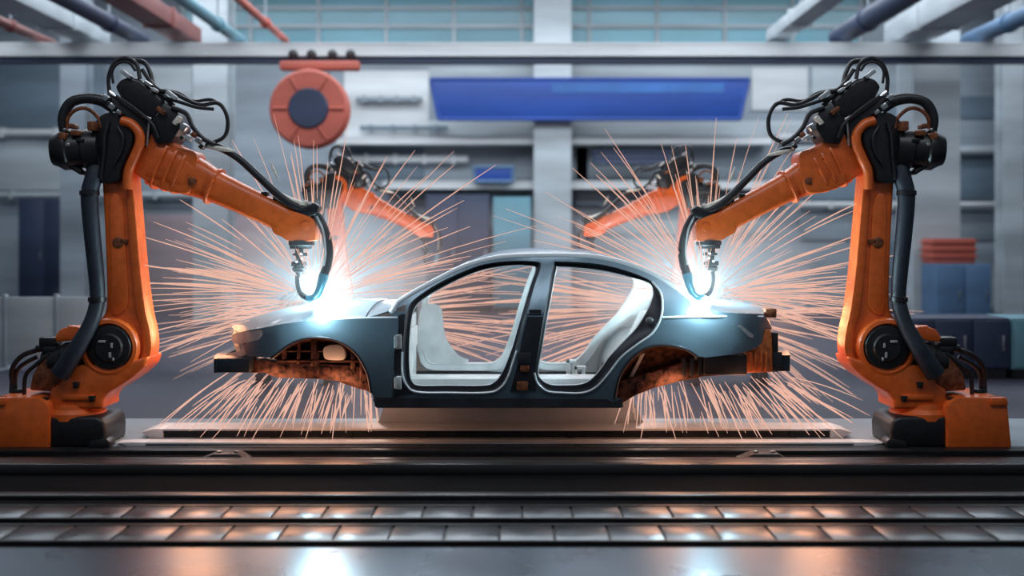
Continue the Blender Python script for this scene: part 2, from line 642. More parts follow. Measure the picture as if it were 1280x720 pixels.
# horizontal conduits on the back wall
def conduit(px0, px1, py, r_, m, label, Y=26.78):
    a = unproj(px0, py, Y)
    b = unproj(px1, py, Y)
    o = a.lerp(b, .5)
    bm = bmesh.new()
    a_tube(bm, [a, b], r_, 12)
    root = tag(finish('conduit', bm, m, None, o), label, 'conduit', 'conduits along the back wall')
    for k in range(4):
        q = a.lerp(b, (k + .5) / 4)
        bm = bmesh.new()
        a_box(bm, q.x - .04, q.x + .04, q.y - r_ * 1.2, WY - .055, q.z - r_ * 1.25, q.z + r_ * 1.25)
        finish('wall_mount', bm, m, root, o)


conduit(445, 528, 124, .07, M['grey'], 'grey conduit crossing the white wall panel left of the blue board')
conduit(450, 560, 160, .06, M['bluegrey'], 'lower slate conduit on the white wall panel near the round reel')
conduit(440, 585, 199, .10, M['white'], 'thick white conduit on the back wall left of the small blue sign')
conduit(972, 1130, 172, .10, M['white'], 'white conduit on the back wall behind the right forearm')
conduit(720, 980, 254, .08, M['grey'], 'grey conduit on the back wall above the rear right forearm')
conduit(990, 1300, 188, .12, M['pale'], 'pale conduit on the back wall behind the right front robot head')
conduit(-30, 240, 166, .10, M['white'], 'white conduit on the back wall behind the left front robot head')
conduit(-30, 330, 244, .08, M['pale'], 'pale lower conduit on the back wall left of the rear robots')
conduit(1000, 1300, 256, .08, M['white'], 'white lower conduit on the back wall at the right end')

# ------------------------------------------------------------------ the line in front
def rail(name, x0, x1, y0, y1, z0, z1, m, label, bev=.008):
    return tag(wbox(name, x0, x1, y0, y1, z0, z1, m, bev, None, Vector(((x0 + x1) / 2, (y0 + y1) / 2, z0))), label, 'rail', 'steel rails on the black bed')


def track(x0, x1, y0, y1, z0, z1, label, tip):
    o = Vector(((x0 + x1) / 2, (y0 + y1) / 2, z0))
    r = empty('conveyor_track', o, label, 'track', 'conveyor tracks between the robots')
    bm = bmesh.new()
    a_box(bm, x0 + tip, x1 - tip, y0, y1, z1 - .018, z1, .004)
    finish('top_plate', bm, M['rail_white'], r, o)
    bm = bmesh.new()
    a_box(bm, x0 + tip, x1 - tip, y0 + .03, y1 - .02, z0, z1 - .019)
    for k in range(9):
        x = x0 + tip + (x1 - x0 - 2 * tip) * (k + .5) / 9
        a_box(bm, x - .03, x + .03, y0 + .012, y0 + .03, z0, z1 - .02)
    finish('web', bm, M['rail_dark'], r, o)
    for s, xa in ((-1, x0), (1, x1)):
        bm = bmesh.new()
        xe = xa - s * tip
        zm = (z0 + z1) / 2
        a_prism(bm, [(xa, zm + .01), (xa - s * tip * .55, z1), (xe, z1), (xe, z0), (xa - s * tip * .4, z0)], y0, y1, .004)
        for v in bm.verts:
            v.co = Vector((v.co.x, v.co.z, v.co.y))
        finish('end_cap', bm, M['rail_white'], r, o)
    return r


track(-3.26, 2.99, 9.14, 9.46, .02, .10, 'rear conveyor track with pale tapered ends under the car', .19)
track(-3.35, 3.14, 8.79, 8.93, .02, .05, 'front low conveyor track running between the two front robot bases', .25)

rail('steel_rail', -6, 6, 8.22, 8.34, -.012, .02, M['rail_mid'], 'thin steel rail on the black bed nearest the robot slab')
rr = rail('steel_rail', -6, 6, 7.86, 8.02, -.012, .065, M['rail_mid'], 'tall steel rail on the black bed, second from the robot slab')
rail('steel_rail', -6, 6, 7.10, 7.20, -.012, .018, M['rail_mid'], 'thin steel rail on the black bed next to the plate rows')
# two clamps on the rails
for (px, lab) in ((282, 'grey clamp block on the front rail below the car nose'), (952, 'grey clamp block on the front rail below the car tail')):
    c = unproj(px, 570, 8.45)
    o = Vector((c.x, 8.45, -.012))
    r = empty('rail_clamp', o, lab, 'clamp', 'clamp blocks on the front rail')
    bm = bmesh.new()
    a_prism(bm, [(o.x - .2, -.012), (o.x + .2, -.012), (o.x + .12, .035), (o.x - .08, .035)], 8.38, 8.52, .004)
    for v in bm.verts:
        v.co = Vector((v.co.x, v.co.z, v.co.y))
    finish('body', bm, M['rail_mid'], r, o)
    for s in (-.05, .09):
        bm = bmesh.new()
        a_lathe(bm, (o.x + s, 8.45, .0352), (0, 0, 1), [(0, .022), (.012, .022), (.014, .015)], 6)
        finish('bolt', bm, M['silver'], r, o)


def plate_row(y0, y1, wx, xoff, label):
    o = Vector((0, (y0 + y1) / 2, -.012))
    r = empty('plate_conveyor', o, label, 'conveyor', 'rows of polished plates')
    bm = bmesh.new()
    a_box(bm, -5, 5, y0 - .03, y0 - .004, -.012, .012)
    a_box(bm, -5, 5, y1 + .004, y1 + .03, -.012, .012)
    a_box(bm, -5, 5, y0, y1, -.012, -.006)
    finish('frame', bm, M['rail_dark'], r, o)
    k = 0
    x = -3.75 + xoff
    while x < 3.7:
        bm = bmesh.new()
        a_box(bm, x + .008, x + wx - .008, y0, y1, -.006, .008, .003)
        finish('plate', bm, M['plate'], r, o)
        x += wx
    return r


plate_row(6.56, 6.84, .318, .0, 'rear row of polished square plates in the dark bed')
plate_row(6.07, 6.38, .325, .1, 'front row of polished square plates nearest the viewer')

# ------------------------------------------------------------------ the car body
CY0, CYC = 8.5, 9.4


def clamp(v, a=0., b=1.):
    return max(a, min(b, v))


ARCH_F = (402, 478, 58)
ARCH_R = (826, 492, 60)


def dside(px, py):
    t = clamp((400 - py) / 79.0)
    d = 0.30 * t ** 1.35
    if py > 400:
        s = (py - 400) / 108.0
        d += 0.05 * s * s - 0.016 * math.sin(PI * clamp(s))
    if px < 352:
        d += 0.36 * ((352 - px) / 62.0) ** 2
    if px > 918:
        d += 0.20 * ((px - 918) / 46.0) ** 2
    for (ax, ay, ar) in (ARCH_F, ARCH_R):
        q = (math.hypot(px - ax, py - ay) - ar) / 14.0
        if py < ay + 20:
            d -= 0.022 * math.exp(-q * q)
    return d


def cpt(px, py, extra=0.0):
    return unproj(px, py, CY0 + dside(px, py) + extra)


def mir(v):
    return Vector((v.x, 2 * CYC - v.y, v.z))


def pin(p, poly):
    x, y = p
    c = False
    j = len(poly) - 1
    for i in range(len(poly)):
        xi, yi = poly[i]
        xj, yj = poly[j]
        if (yi > y) != (yj > y) and x < (xj - xi) * (y - yi) / (yj - yi) + xi:
            c = not c
        j = i
    return c


def dseg(p, poly):
    best = 1e9
    P = Vector(p)
    for i in range(len(poly)):
        a = Vector(poly[i])
        b = Vector(poly[(i + 1) % len(poly)])
        ab = b - a
        t = clamp((P - a).dot(ab) / max(1e-9, ab.length_squared))
        best = min(best, (P - a - ab * t).length)
    return best


def sheet(outline, holes, step=7.0):
    vs, es = [], []
    for loop in [outline] + holes:
        b = len(vs)
        vs += [Vector(p) for p in loop]
        es += [(b + i, b + (i + 1) % len(loop)) for i in range(len(loop))]
    xs = [p[0] for p in outline]
    ys = [p[1] for p in outline]
    y = min(ys) + step / 2
    row = 0
    while y < max(ys):
        x = min(xs) + (step / 2 if row % 2 else 0)
        while x < max(xs):
            if pin((x, y), outline) and not any(pin((x, y), h) for h in holes):
                if min(dseg((x, y), l) for l in [outline] + holes) > step * .45:
                    vs.append(Vector((x, y)))
            x += step
        y += step
        row += 1
    V, E, Fc, *_ = delaunay_2d_cdt(vs, es, [], 0, 1e-5)
    out = []
    for f in Fc:
        c = sum((V[i] for i in f), Vector((0, 0))) / len(f)
        if pin(c, outline) and not any(pin(c, h) for h in holes):
            out.append(f)
    return V, out


def a_sheet(bm, outline, holes, far=False, extra=0.0, thick=.014, step=7.0, depth=None):
    V, fs = sheet(outline, holes, step)
    mp = mir if far else (lambda v: v)
    if depth is None:
        P = [mp(cpt(v.x, v.y, extra)) for v in V]
        Q = [mp(cpt(v.x, v.y, extra) + Vector((0, thick, 0))) for v in V]
    else:
        P = [mp(unproj(v.x, v.y, depth)) for v in V]
        Q = [mp(unproj(v.x, v.y, depth) + Vector((0, thick, 0))) for v in V]
    A = [bm.verts.new(p) for p in P]
    B = [bm.verts.new(p) for p in Q]
    cnt = {}
    for f in fs:
        bm.faces.new([A[i] for i in f])
        bm.faces.new([B[i] for i in f][::-1])
        for i in range(len(f)):
            a, b = f[i], f[(i + 1) % len(f)]
            cnt[(a, b)] = 1
    for (a, b) in list(cnt):
        if (b, a) not in cnt:
            bm.faces.new((A[b], A[a], B[a], B[b]))
    for v in [v for v in bm.verts if not v.link_faces]:
        bm.verts.remove(v)


FO = [(503, 440), (503, 466), (508, 481), (521, 490), (560, 491), (607, 491), (624, 486), (635, 471), (646, 438), (657, 398),
      (668, 358), (676, 333), (670, 327), (640, 326), (606, 330), (577, 340), (546, 355), (523, 370), (512, 381), (507, 400)]
FI = [(511, 440), (512, 467), (515, 477), (524, 482), (560, 482), (604, 482), (618, 478), (628, 466), (640, 436), (651, 398),
      (663, 358), (670, 337), (665, 332), (640, 331), (607, 336), (579, 346), (549, 361), (528, 374), (518, 385), (513, 405)]
RO = [(672, 440), (668, 466), (672, 479), (684, 489), (702, 491), (728, 491), (745, 484), (760, 468), (776, 447), (796, 431),
      (815, 417), (825, 400), (828, 384), (826, 366), (815, 352), (788, 340), (748, 330), (700, 327), (692, 331), (685, 365), (678, 405)]
RI = [(676, 440), (672, 465), (677, 475), (688, 481), (703, 482), (724, 481), (737, 476), (750, 463), (762, 446), (779, 428),
      (796, 410), (808, 391), (815, 375), (817, 363), (811, 353), (785, 345), (746, 337), (700, 333), (695, 337), (689, 368), (682, 405)]
FOs, FIs, ROs, RIs = (c2(x, 4, True) for x in (FO, FI, RO, RI))
QW = [(491, 389), (508, 379), (506, 390)]

ROOFLINE = c2([(545, 351), (575, 336), (605, 326), (640, 321), (700, 320), (745, 322), (785, 331), (815, 343), (838, 356)], 4)
SIDE = ([(488, 394), (497, 379), (520, 365)] + ROOFLINE + c2([(850, 364), (862, 373), (872, 384), (890, 390)], 3)
        + [(922, 392), (955, 393), (959, 399), (965, 410), (958, 424), (946, 434), (932, 440), (908, 444), (882, 447)]
        + c2([(872, 445), (860, 437), (843, 432), (821, 431), (802, 437), (786, 451), (774, 471), (768, 497)], 3)
        + [(778, 499), (778, 509), (700, 509), (600, 509), (470, 509), (466, 499), (489, 498), (491, 470), (492, 440), (496, 418), (496, 400)])
FENDER = ([(327, 411), (352, 406), (375, 403), (398, 401), (430, 399), (460, 398), (498, 397.5), (498, 410), (497, 420), (493, 440), (491, 470), (490, 499), (467, 499)]
          + c2([(464, 488), (460, 468), (451, 449), (440, 436), (426, 427), (410, 422), (392, 421), (375, 424), (360, 431), (348, 440), (339, 447)], 3)
          + [(322, 446), (308, 444), (305, 434), (312, 428), (324, 424), (329, 417)])

car_o = Vector((0, CYC, 0.395))
car = empty('car', car_o, 'bare blue grey sedan car body with open door frames on the line', 'car')


def cpart(name, bm, m, parent=None, smooth=35):
    return finish(name, bm, m, parent or car, car_o, smooth)


for far in (False, True):
    mp = mir if far else (lambda v: v)
    sm = M['car']
    bm = bmesh.new()
    a_sheet(bm, SIDE, [FOs, ROs, QW], far)
    side = cpart('side_panel', bm, M['car'] if not far else M['car_inner'])
    for OUT, INN, lab in ((FOs, FIs, 'front'), (ROs, RIs, 'rear')):
        bm = bmesh.new()
        n = len(OUT)
        r0 = [bm.verts.new(mp(cpt(*p))) for p in OUT]
        r1 = [bm.verts.new(mp(unproj(*(Vector(p).lerp(Vector(q), .45)), CY0 + dside(*p) + .05))) for p, q in zip(OUT, INN)]
        r2 = [bm.verts.new(mp(unproj(*q, CY0 + dside(*q) + .06))) for q in INN]
        r3 = [bm.verts.new(mp(unproj(*q, CY0 + dside(*q) + .12))) for q in INN]
        r4 = [bm.verts.new(mp(unproj(*p, CY0 + dside(*p) + .13))) for p in OUT]
        for A, B in ((r0, r1), (r1, r2), (r2, r3), (r3, r4), (r4, r0)):
            for k in range(n):
                bm.faces.new((A[k], A[(k + 1) % n], B[(k + 1) % n], B[k]))
        cpart('door_frame', bm, M['car_dark'] if not far else M['car_inner'], side)
        # lip painted bright as a highlight along the lower run of the opening
        if lab == 'front':
            path = FO[0:9]
        else:
            path = RO[1:15]
        bm = bmesh.new()
        a_tube(bm, [mp(cpt(x, y, -.004)) for x, y in path], .009, 8, 5)
        cpart('lip', bm, M['lip'], side)
    # pale inner flange round both openings
    for INN in (FIs, RIs):
        bm = bmesh.new()
        a_tube(bm, [mp(unproj(*q, CY0 + dside(*q) + .12)) for q in INN], .008, 6, 1, True, False)
        cpart('flange', bm, M['lip'] if not far else M['car_inner'], side)
    # sill
    bm = bmesh.new()
    pts = [(470, 497), (778, 499), (779, 508.5), (776, 510), (471, 510), (468, 507)]
    P0 = [unproj(x, y, CY0 + .022) for x, y in pts]
    P1 = [p + Vector((0, .13, 0)) for p in P0]
    A = [bm.verts.new(mp(p)) for p in P0]
    B = [bm.verts.new(mp(p)) for p in P1]
    bm.faces.new(A)
    bm.faces.new(B[::-1])
    for k in range(len(A)):
        bm.faces.new((A[k], A[(k + 1) % len(A)], B[(k + 1) % len(A)], B[k]))
    cpart('sill', bm, M['car_dark'])
    bm = bmesh.new()
    a_sheet(bm, FENDER, [], far, -.012, .012, 6)
    fen = cpart('fender', bm, M['car'])
    # wheel arch lips
    for arc, nm in ((c2([(464, 490), (460, 468), (451, 449), (440, 436), (426, 427), (410, 422), (392, 421), (375, 424), (360, 431), (348, 440), (339, 447)], 4), 'f'),
                    (c2([(872, 445), (860, 437), (843, 432), (821, 431), (802, 437), (786, 451), (774, 471), (768, 497)], 4), 'r')):
        bm = bmesh.new()
        a_tube(bm, [mp(cpt(x, y + .8, -.008)) for x, y in arc], .012, 8, 1, False, False)
        cpart('arch_lip', bm, M['car_dark'], fen if nm == 'f' else side)
        # inner wheel housing: a shell swept inwards and its closing wall
        bm = bmesh.new()
        cx = sum(p[0] for p in arc) / len(arc)
        ring = []
        for k, off in enumerate((.004, .10, .22, .30, .36)):
            sc = (1, .99, .96, .88, .74)[k]
            ring.append([bm.verts.new(mp(unproj(cx + (x - cx) * sc, 475 + (y - 475) * sc, CY0 + dside(x, y) + off))) for x, y in arc])
        for A, B in zip(ring, ring[1:]):
            for k in range(len(arc) - 1):
                bm.faces.new((A[k], A[k + 1], B[k + 1], B[k]))
        bm.faces.new(ring[-1])
        cpart('wheel_housing', bm, M['car_inner'] if far else M['car_brown'], None, 60)


def a_cross(bm, near, crown, nose=None, nu=14, thick=.012):
    """sheet metal spanning from the near edge to its mirror; crown lifts the middle"""
    rows = []
    for i, p in enumerate(near):
        row = []
        for k in range(nu + 1):
            u = k / nu
            v = p.lerp(mir(p), u)
            h = 1 - (2 * u - 1) ** 2
            v = v + Vector((0, 0, crown[i] * (1 - abs(2 * u - 1) ** 2.6)))
            if nose:
                v.x += nose[i] * h
            row.append(v)
        rows.append(row)
    T = [[bm.verts.new(v) for v in r] for r in rows]
    B = [[bm.verts.new(v - Vector((0, 0, thick))) for v in r] for r in rows]
    m = len(rows)
    for i in range(m - 1):
        for k in range(nu):
            bm.faces.new((T[i][k], T[i][k + 1], T[i + 1][k + 1], T[i + 1][k]))
            bm.faces.new((B[i][k], B[i + 1][k], B[i + 1][k + 1], B[i][k + 1]))
    for k in range(nu):
        for i in (0, m - 1):
            bm.faces.new((T[i][k], B[i][k], B[i][k + 1], T[i][k + 1]))
    for i in range(m - 1):
        for k in (0, nu):
            bm.faces.new((T[i][k], T[i + 1][k], B[i + 1][k], B[i][k]))


# hood
hl = [(300, 415), (312, 412.5), (327, 410), (352, 405), (375, 402), (398, 400), (430, 398), (456, 397)]
hp = [cpt(x, y, .008) for x, y in hl]
bm = bmesh.new()
a_cross(bm, hp, [.03, .05, .065, .085, .095, .10, .10, .095], [-.20, -.19, -.17, -.12, -.06, -.03, 0, .02])
hood = cpart('hood', bm, M['car'])
# cowl between hood and windscreen
bm = bmesh.new()
a_cross(bm, [cpt(458, 397, .012), cpt(470, 394, .02), cpt(484, 389, .03), cpt(494, 382, .04)], [.08, .06, .03, .0], [.0, .0, .0, .0])
cpart('cowl', bm, M['car'])
# roof
rl = [p for p in ROOFLINE if p[0] >= 578 and p[0] <= 800]
bm = bmesh.new()
a_cross(bm, [cpt(x, y, .0) for x, y in rl], [.03 + .035 * math.sin(PI * i / (len(rl) - 1)) for i in range(len(rl))], None, 14, .02)
cpart('roof', bm, M['car'])
# rear deck and boot lid
tl = [(867, 380), (872, 384.5), (880, 387.5), (892, 389.5), (922, 391.5), (955, 392.5)]
bm = bmesh.new()
a_cross(bm, [cpt(x, y, .004) for x, y in tl], [.02, .03, .045, .055, .055, .04], [0, .02, .04, .05, .07, .09])
cpart('boot_lid', bm, M['car'])
# tail panel under the boot lid
bm = bmesh.new()
tp = [(956, 394), (962, 404), (964, 415), (960, 430), (958, 446)]
a_cross(bm, [cpt(x, y, .01) for x, y in tp], [.0] * 5, [.09, .10, .10, .10, .10])
cpart('tail_panel', bm, M['car'])
# front panel behind the lamps
bm = bmesh.new()
fp = [(301, 417), (298, 424), (300, 434), (304, 446)]
a_cross(bm, [cpt(x, y, .03) for x, y in fp], [.0] * 4, [-.18] * 4)
cpart('front_panel', bm, M['lamp_grey'])


def a_span(bm, x0, x1, y0, y1, d0, d1, bev=.0):
    """box given by pixel edges of its near face at distance CY0+d0, reaching back to CY0+d1"""
    a = unproj(x0, y0, CY0 + d0)
    b = unproj(x1, y1, CY0 + d0)
    a_box(bm, min(a.x, b.x), max(a.x, b.x), CY0 + d0, CY0 + d1, b.z, a.z, bev)


# lamp brackets at the nose
for far in (False, True):
    mp = mir if far else (lambda v: v)
    bm = bmesh.new()
    pl = c2([(290, 419), (297, 416), (310, 415), (324, 415), (326, 419), (322, 424), (310, 428), (298, 430), (291, 428)], 3, True)
    a_sheet(bm, pl, [], far, .0, .05, 5)
    cpart('lamp_bracket', bm, M['lamp_grey'])
    bm = bmesh.new()
    pl = c2([(303, 430), (309, 429), (311, 434), (309, 442), (302, 445), (285, 447), (282, 444), (294, 440), (302, 437)], 3, True)
    a_sheet(bm, pl, [], far, .02, .04, 5)
    cpart('lamp_bracket', bm, M['lamp_grey'])
# bumper beams, frame rails, crash boxes
bm = bmesh.new()
for k in range(9):
    pass
st_ = []
for k in range(13):
    u = k / 12
    y = 8.72 + (2 * CYC - 2 * 8.72) * u
    x = unproj(274, 457, 8.72).x - .10 * (1 - (2 * u - 1) ** 2)
    st_.append((x, y))
z0, z1 = unproj(0, 466, 8.72).z, unproj(0, 448.5, 8.72).z
prevs = None
ringv = []
for (x, y) in st_:
    ringv.append([bm.verts.new(v) for v in ((x - .045, y, z0), (x + .045, y, z0), (x + .045, y, z1), (x - .045, y, z1))])
for A, B in zip(ringv, ringv[1:]):
    for k in range(4):
        bm.faces.new((A[k], A[(k + 1) % 4], B[(k + 1) % 4], B[k]))
bm.faces.new(ringv[0][::-1])
bm.faces.new(ringv[-1])
cpart('bumper_beam', bm, M['beam'])
bm = bmesh.new()
ringv = []
z0, z1 = unproj(0, 464, 8.66).z, unproj(0, 444, 8.66).z
for k in range(13):
    u = k / 12
    y = 8.66 + (2 * CYC - 2 * 8.66) * u
    x = unproj(980, 457, 8.66).x + .10 * (1 - (2 * u - 1) ** 2)
    ringv.append([bm.verts.new(v) for v in ((x - .05, y, z0), (x + .05, y, z0), (x + .05, y, z1), (x - .05, y, z1))])
for A, B in zip(ringv, ringv[1:]):
    for k in range(4):
        bm.faces.new((A[k], A[(k + 1) % 4], B[(k + 1) % 4], B[k]))
bm.faces.new(ringv[0][::-1])
bm.faces.new(ringv[-1])
cpart('bumper_beam', bm, M['beam'])


def both(fn, name, m, parent=None):
    for far in (False, True):
        bm = bmesh.new()
        fn(bm)
        if far:
            for v in bm.verts:
                v.co.y = 2 * CYC - v.co.y
        cpart(name, bm, m, parent)


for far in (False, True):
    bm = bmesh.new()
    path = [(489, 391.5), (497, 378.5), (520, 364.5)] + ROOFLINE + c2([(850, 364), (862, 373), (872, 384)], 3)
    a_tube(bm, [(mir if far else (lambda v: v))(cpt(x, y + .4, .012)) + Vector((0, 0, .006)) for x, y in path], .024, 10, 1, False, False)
    cpart('roof_highlight', bm, M['lip'])  # added pale tube that paints the highlight along the roofline
both(lambda bm: a_span(bm, 270, 312, 448, 466, .10, .34, .01), 'crash_box', M['beam'])
def front_rail(bm):
    P = [(308, 450), (330, 450), (345, 453), (400, 455), (440, 457), (466, 462), (468, 494), (458, 488), (440, 478), (400, 474), (345, 472), (330, 466), (308, 466)]
    a_prism(bm, [(unproj(x, y, 8.72).x, unproj(x, y, 8.72).z) for x, y in P], 8.72, 8.86, .006)
    for v in bm.verts:
        v.co = Vector((v.co.x, v.co.z, v.co.y))
    for (x, y, r) in ((352, 462, .035), (378, 464, .028), (408, 465, .04), (436, 467, .03), (455, 472, .03)):
        a_lathe(bm, unproj(x, y, 8.69), (0, 1, 0), [(0, r * .6), (0, r), (.03, r)], 12)
both(front_rail, 'frame_rail', M['car_brown'])
def bay_bits(bm):
    for (x, y0, y1, w) in ((355, 430, 452, 6), (373, 426, 455, 4), (392, 424, 458, 7), (397, 440, 468, 3), (441, 440, 466, 6), (452, 452, 480, 5)):
        a_span(bm, x - w / 2, x + w / 2, y0, y1, .2, .28, .006)
    a_span(bm, 345, 455, 450, 453, .19, .30, .004)
    a_span(bm, 350, 405, 438, 440, .21, .30, .003)
both(bay_bits, 'inner_brace', M['car_brown'])
def tower(bm):
    P = c2([(405, 447), (404, 436), (410, 432), (424, 431), (430, 436), (432, 445), (428, 450), (412, 450)], 3, True)
    a_prism(bm, [(unproj(x, y, 8.68).x, unproj(x, y, 8.68).z) for x, y in P], 8.68, 8.84, .008)
    for v in bm.verts:
        v.co = Vector((v.co.x, v.co.z, v.co.y))
both(tower, 'strut_tower', M['car_inner'])
def rear_rail(bm):
    P = [(770, 478), (800, 470), (850, 455), (882, 447), (935, 441), (935, 467), (879, 471), (845, 478), (818, 485), (795, 494), (776, 505), (769, 503)]
    a_prism(bm, [(unproj(x, y, 8.70).x, unproj(x, y, 8.70).z) for x, y in P], 8.70, 8.9, .008)
    for v in bm.verts:
        v.co = Vector((v.co.x, v.co.z, v.co.y))
    for (x, y, r) in ((812, 472, .04), (835, 466, .03), (800, 482, .03)):
        a_lathe(bm, unproj(x, y, 8.67), (0, 1, 0), [(0, r * .6), (0, r), (.03, r)], 12)
both(rear_rail, 'frame_rail', M['car_brown'])
def rear_skirt(bm):
    a_span(bm, 880, 934, 444, 469, .09, .19, .012)
    for x in (856, 866, 876):
        a_span(bm, x - 3, x + 2, 447, 470, .12, .2, .004)
both(rear_skirt, 'rear_skirt', M['car_dark'])
# rust orange tail brackets
def tail_bracket(bm):
    P = [(933, 466), (933, 440), (938, 437), (947, 436), (953, 428), (957, 413), (962, 411), (965, 420), (966, 465)]
    a_prism(bm, [(unproj(x, y, 8.60).x, unproj(x, y, 8.60).z) for x, y in P], 8.60, 8.72, .006)
    for v in bm.verts:
        v.co = Vector((v.co.x, v.co.z, v.co.y))
    for x in (939, 945, 952, 958):
        a_span(bm, x - 1.2, x + 1.2, 440, 464, .07, .1)
M['rust_orange'] = mat('rust_orange_primer', (0.50, 0.13, 0.035), 0.45, 0.2, 0.35, 20)
both(tail_bracket, 'tail_bracket', M['rust_orange'])
both(lambda bm: (a_span(bm, 966, 973, 416, 465, .16, .26, .006), a_span(bm, 966, 978, 440, 464, .14, .24, .006)), 'tail_post', M['car_dark'])
both(lambda bm: (a_span(bm, 957, 971, 386, 397, .22, .36, .006), a_span(bm, 955, 965, 390, 397, .2, .3, .004)), 'boot_hinge', M['copper'])
for far in (False, True):
    bm = bmesh.new()
    a_sheet(bm, [(922, 407), (926, 406), (942, 419), (941, 423), (936, 421)], [], far, -.006, .006, 4)
    cpart('lamp_slot', bm, M['lamp_grey'])
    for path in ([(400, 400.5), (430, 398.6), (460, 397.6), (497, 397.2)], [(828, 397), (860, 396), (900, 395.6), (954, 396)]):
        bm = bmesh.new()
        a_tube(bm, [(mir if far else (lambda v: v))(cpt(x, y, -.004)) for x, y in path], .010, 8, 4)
        cpart('seam_highlight', bm, M['lip'])  # lit strip along the body crease, painted in as a pale tube
# floor, bulkheads, pillars inside
bm = bmesh.new()
zf = 0.42
xa, xb = unproj(474, 0, 8.6).x, unproj(778, 0, 8.6).x
a_box(bm, xa, xb, 8.62, 2 * CYC - 8.62, .395, .425)
for k in range(7):
    x = xa + (xb - xa) * (k + .5) / 7
    a_box(bm, x - .06, x + .06, 8.7, 2 * CYC - 8.7, .425, .445, .008)
a_box(bm, xa, xb, 9.25, 9.55, .425, .53, .02)
cpart('floor_pan', bm, M['car_inner'])
bm = bmesh.new()
a_box(bm, unproj(496, 0, 8.6).x, unproj(499, 0, 8.6).x, 8.66, 2 * CYC - 8.66, .425, 1.06)
a_box(bm, unproj(499, 0, 8.6).x, unproj(503, 0, 8.6).x, 8.8, 2 * CYC - 8.8, .75, .95, .02)
cpart('firewall', bm, M['car_inner'])
bm = bmesh.new()
a = unproj(772, 478, 8.7)
P = [(a.x, .43), (a.x + .02, .43), (a.x + .35, 1.08), (a.x + .95, 1.10), (a.x + .95, 1.08), (a.x + .37, 1.06), (a.x + .05, .43)]
a_prism(bm, P, 8.78, 2 * CYC - 8.78)
for v in bm.verts:
    v.co = Vector((v.co.x, v.co.z, v.co.y))
cpart('rear_bulkhead', bm, M['car_inner'])
# inner kick panels and far quarter trim
def kick(bm):
    P = c2([(505, 402), (528, 396), (536, 404), (539, 430), (545, 450), (560, 470), (575, 480), (505, 482)], 3, True)
    V, fs = sheet(P, [], 8)
    A = [bm.verts.new(unproj(v.x, v.y, CY0 + .10 + .012 * math.sin(v.y * .35 + v.x * .2))) for v in V]
    B = [bm.verts.new(unproj(v.x, v.y, CY0 + .13)) for v in V]
    for f in fs:
        bm.faces.new([A[i] for i in f])
        bm.faces.new([B[i] for i in f][::-1])
for far in (True,):
    bm = bmesh.new()
    kick(bm)
    for v in bm.verts:
        v.co.y = 2 * CYC - v.co.y
    cpart('kick_panel', bm, M['car_inner'])
# pillar between the doors: outer reinforcement, latch pockets
bm = bmesh.new()
P = [(678, 336), (690, 334), (686, 362), (679, 392), (659, 392), (667, 362)]
a_sheet(bm, P, [], False, -.012, .012, 6)
pil = cpart('pillar_cover', bm, M['car'])
bm = bmesh.new()
P = [(659, 396), (679, 396), (674, 430), (669, 468), (670, 488), (638, 489), (648, 452), (652, 425)]
a_sheet(bm, P, [], False, -.008, .008, 6)
pil2 = cpart('pillar_base', bm, M['car_dark'])
for (x0, x1, y0, y1, m) in ((647, 664, 441, 456, 'car_dark'), (650, 662, 456, 465, 'copper'), (646, 660, 477, 488, 'copper'), (661, 677, 387, 394, 'black')):
    bm = bmesh.new()
    a = cpt(x0, y0, -.02)
    b = cpt(x1, y1, -.02)
    a_box(bm, a.x, b.x, a.y - .004, a.y + .018, b.z, a.z, .006)
    cpart('latch_plate', bm, M[m], pil2)
# hinges on the front pillar
for (y0, y1) in ((418, 436), (470, 486)):
    bm = bmesh.new()
    a = cpt(495, y0, -.02)
    b = cpt(502, y1, -.02)
    a_box(bm, a.x, b.x, a.y - .03, a.y + .016, b.z, a.z, .006)
    a_lathe(bm, (a.x, a.y - .03, b.z + .01), (0, 0, 1), [(0, .012), (a.z - b.z - .02, .012)], 10)
    cpart('hinge', bm, M['lamp_grey'])
bm = bmesh.new()
a_sheet(bm, [(498, 394), (506, 392), (505, 415), (502, 440), (502, 466), (506, 482), (516, 492), (492, 497), (493, 440), (497, 420)], [], False, -.006, .006, 6)
cpart('hinge_pillar', bm, M['car_dark'])
# small striker plate at the rear door opening, seat brackets
bm = bmesh.new()
a = cpt(812, 401, -.0)
a_lathe(bm, a + Vector((0, .02, 0)), (0, -1, 0), [(0, .03), (.03, .03), (.035, .02)], 14)
cpart('striker', bm, M['silver'])
for (px, w) in ((711, 3), (722, 5)):
    bm = bmesh.new()
    a = unproj(px - w, 452, 9.9)
    b = unproj(px + w, 452, 9.9)
    h = .62 if w == 3 else .56
    a_box(bm, a.x, a.x + .035, 9.86, 9.95, .425, h, .006)
    a_box(bm, a.x, b.x + .04, 9.86, 9.95, h - .03, h, .006)
    a_box(bm, b.x, b.x + .035, 9.86, 9.95, .425, h - .03, .006)
    cpart('seat_bracket', bm, M['car_inner'])

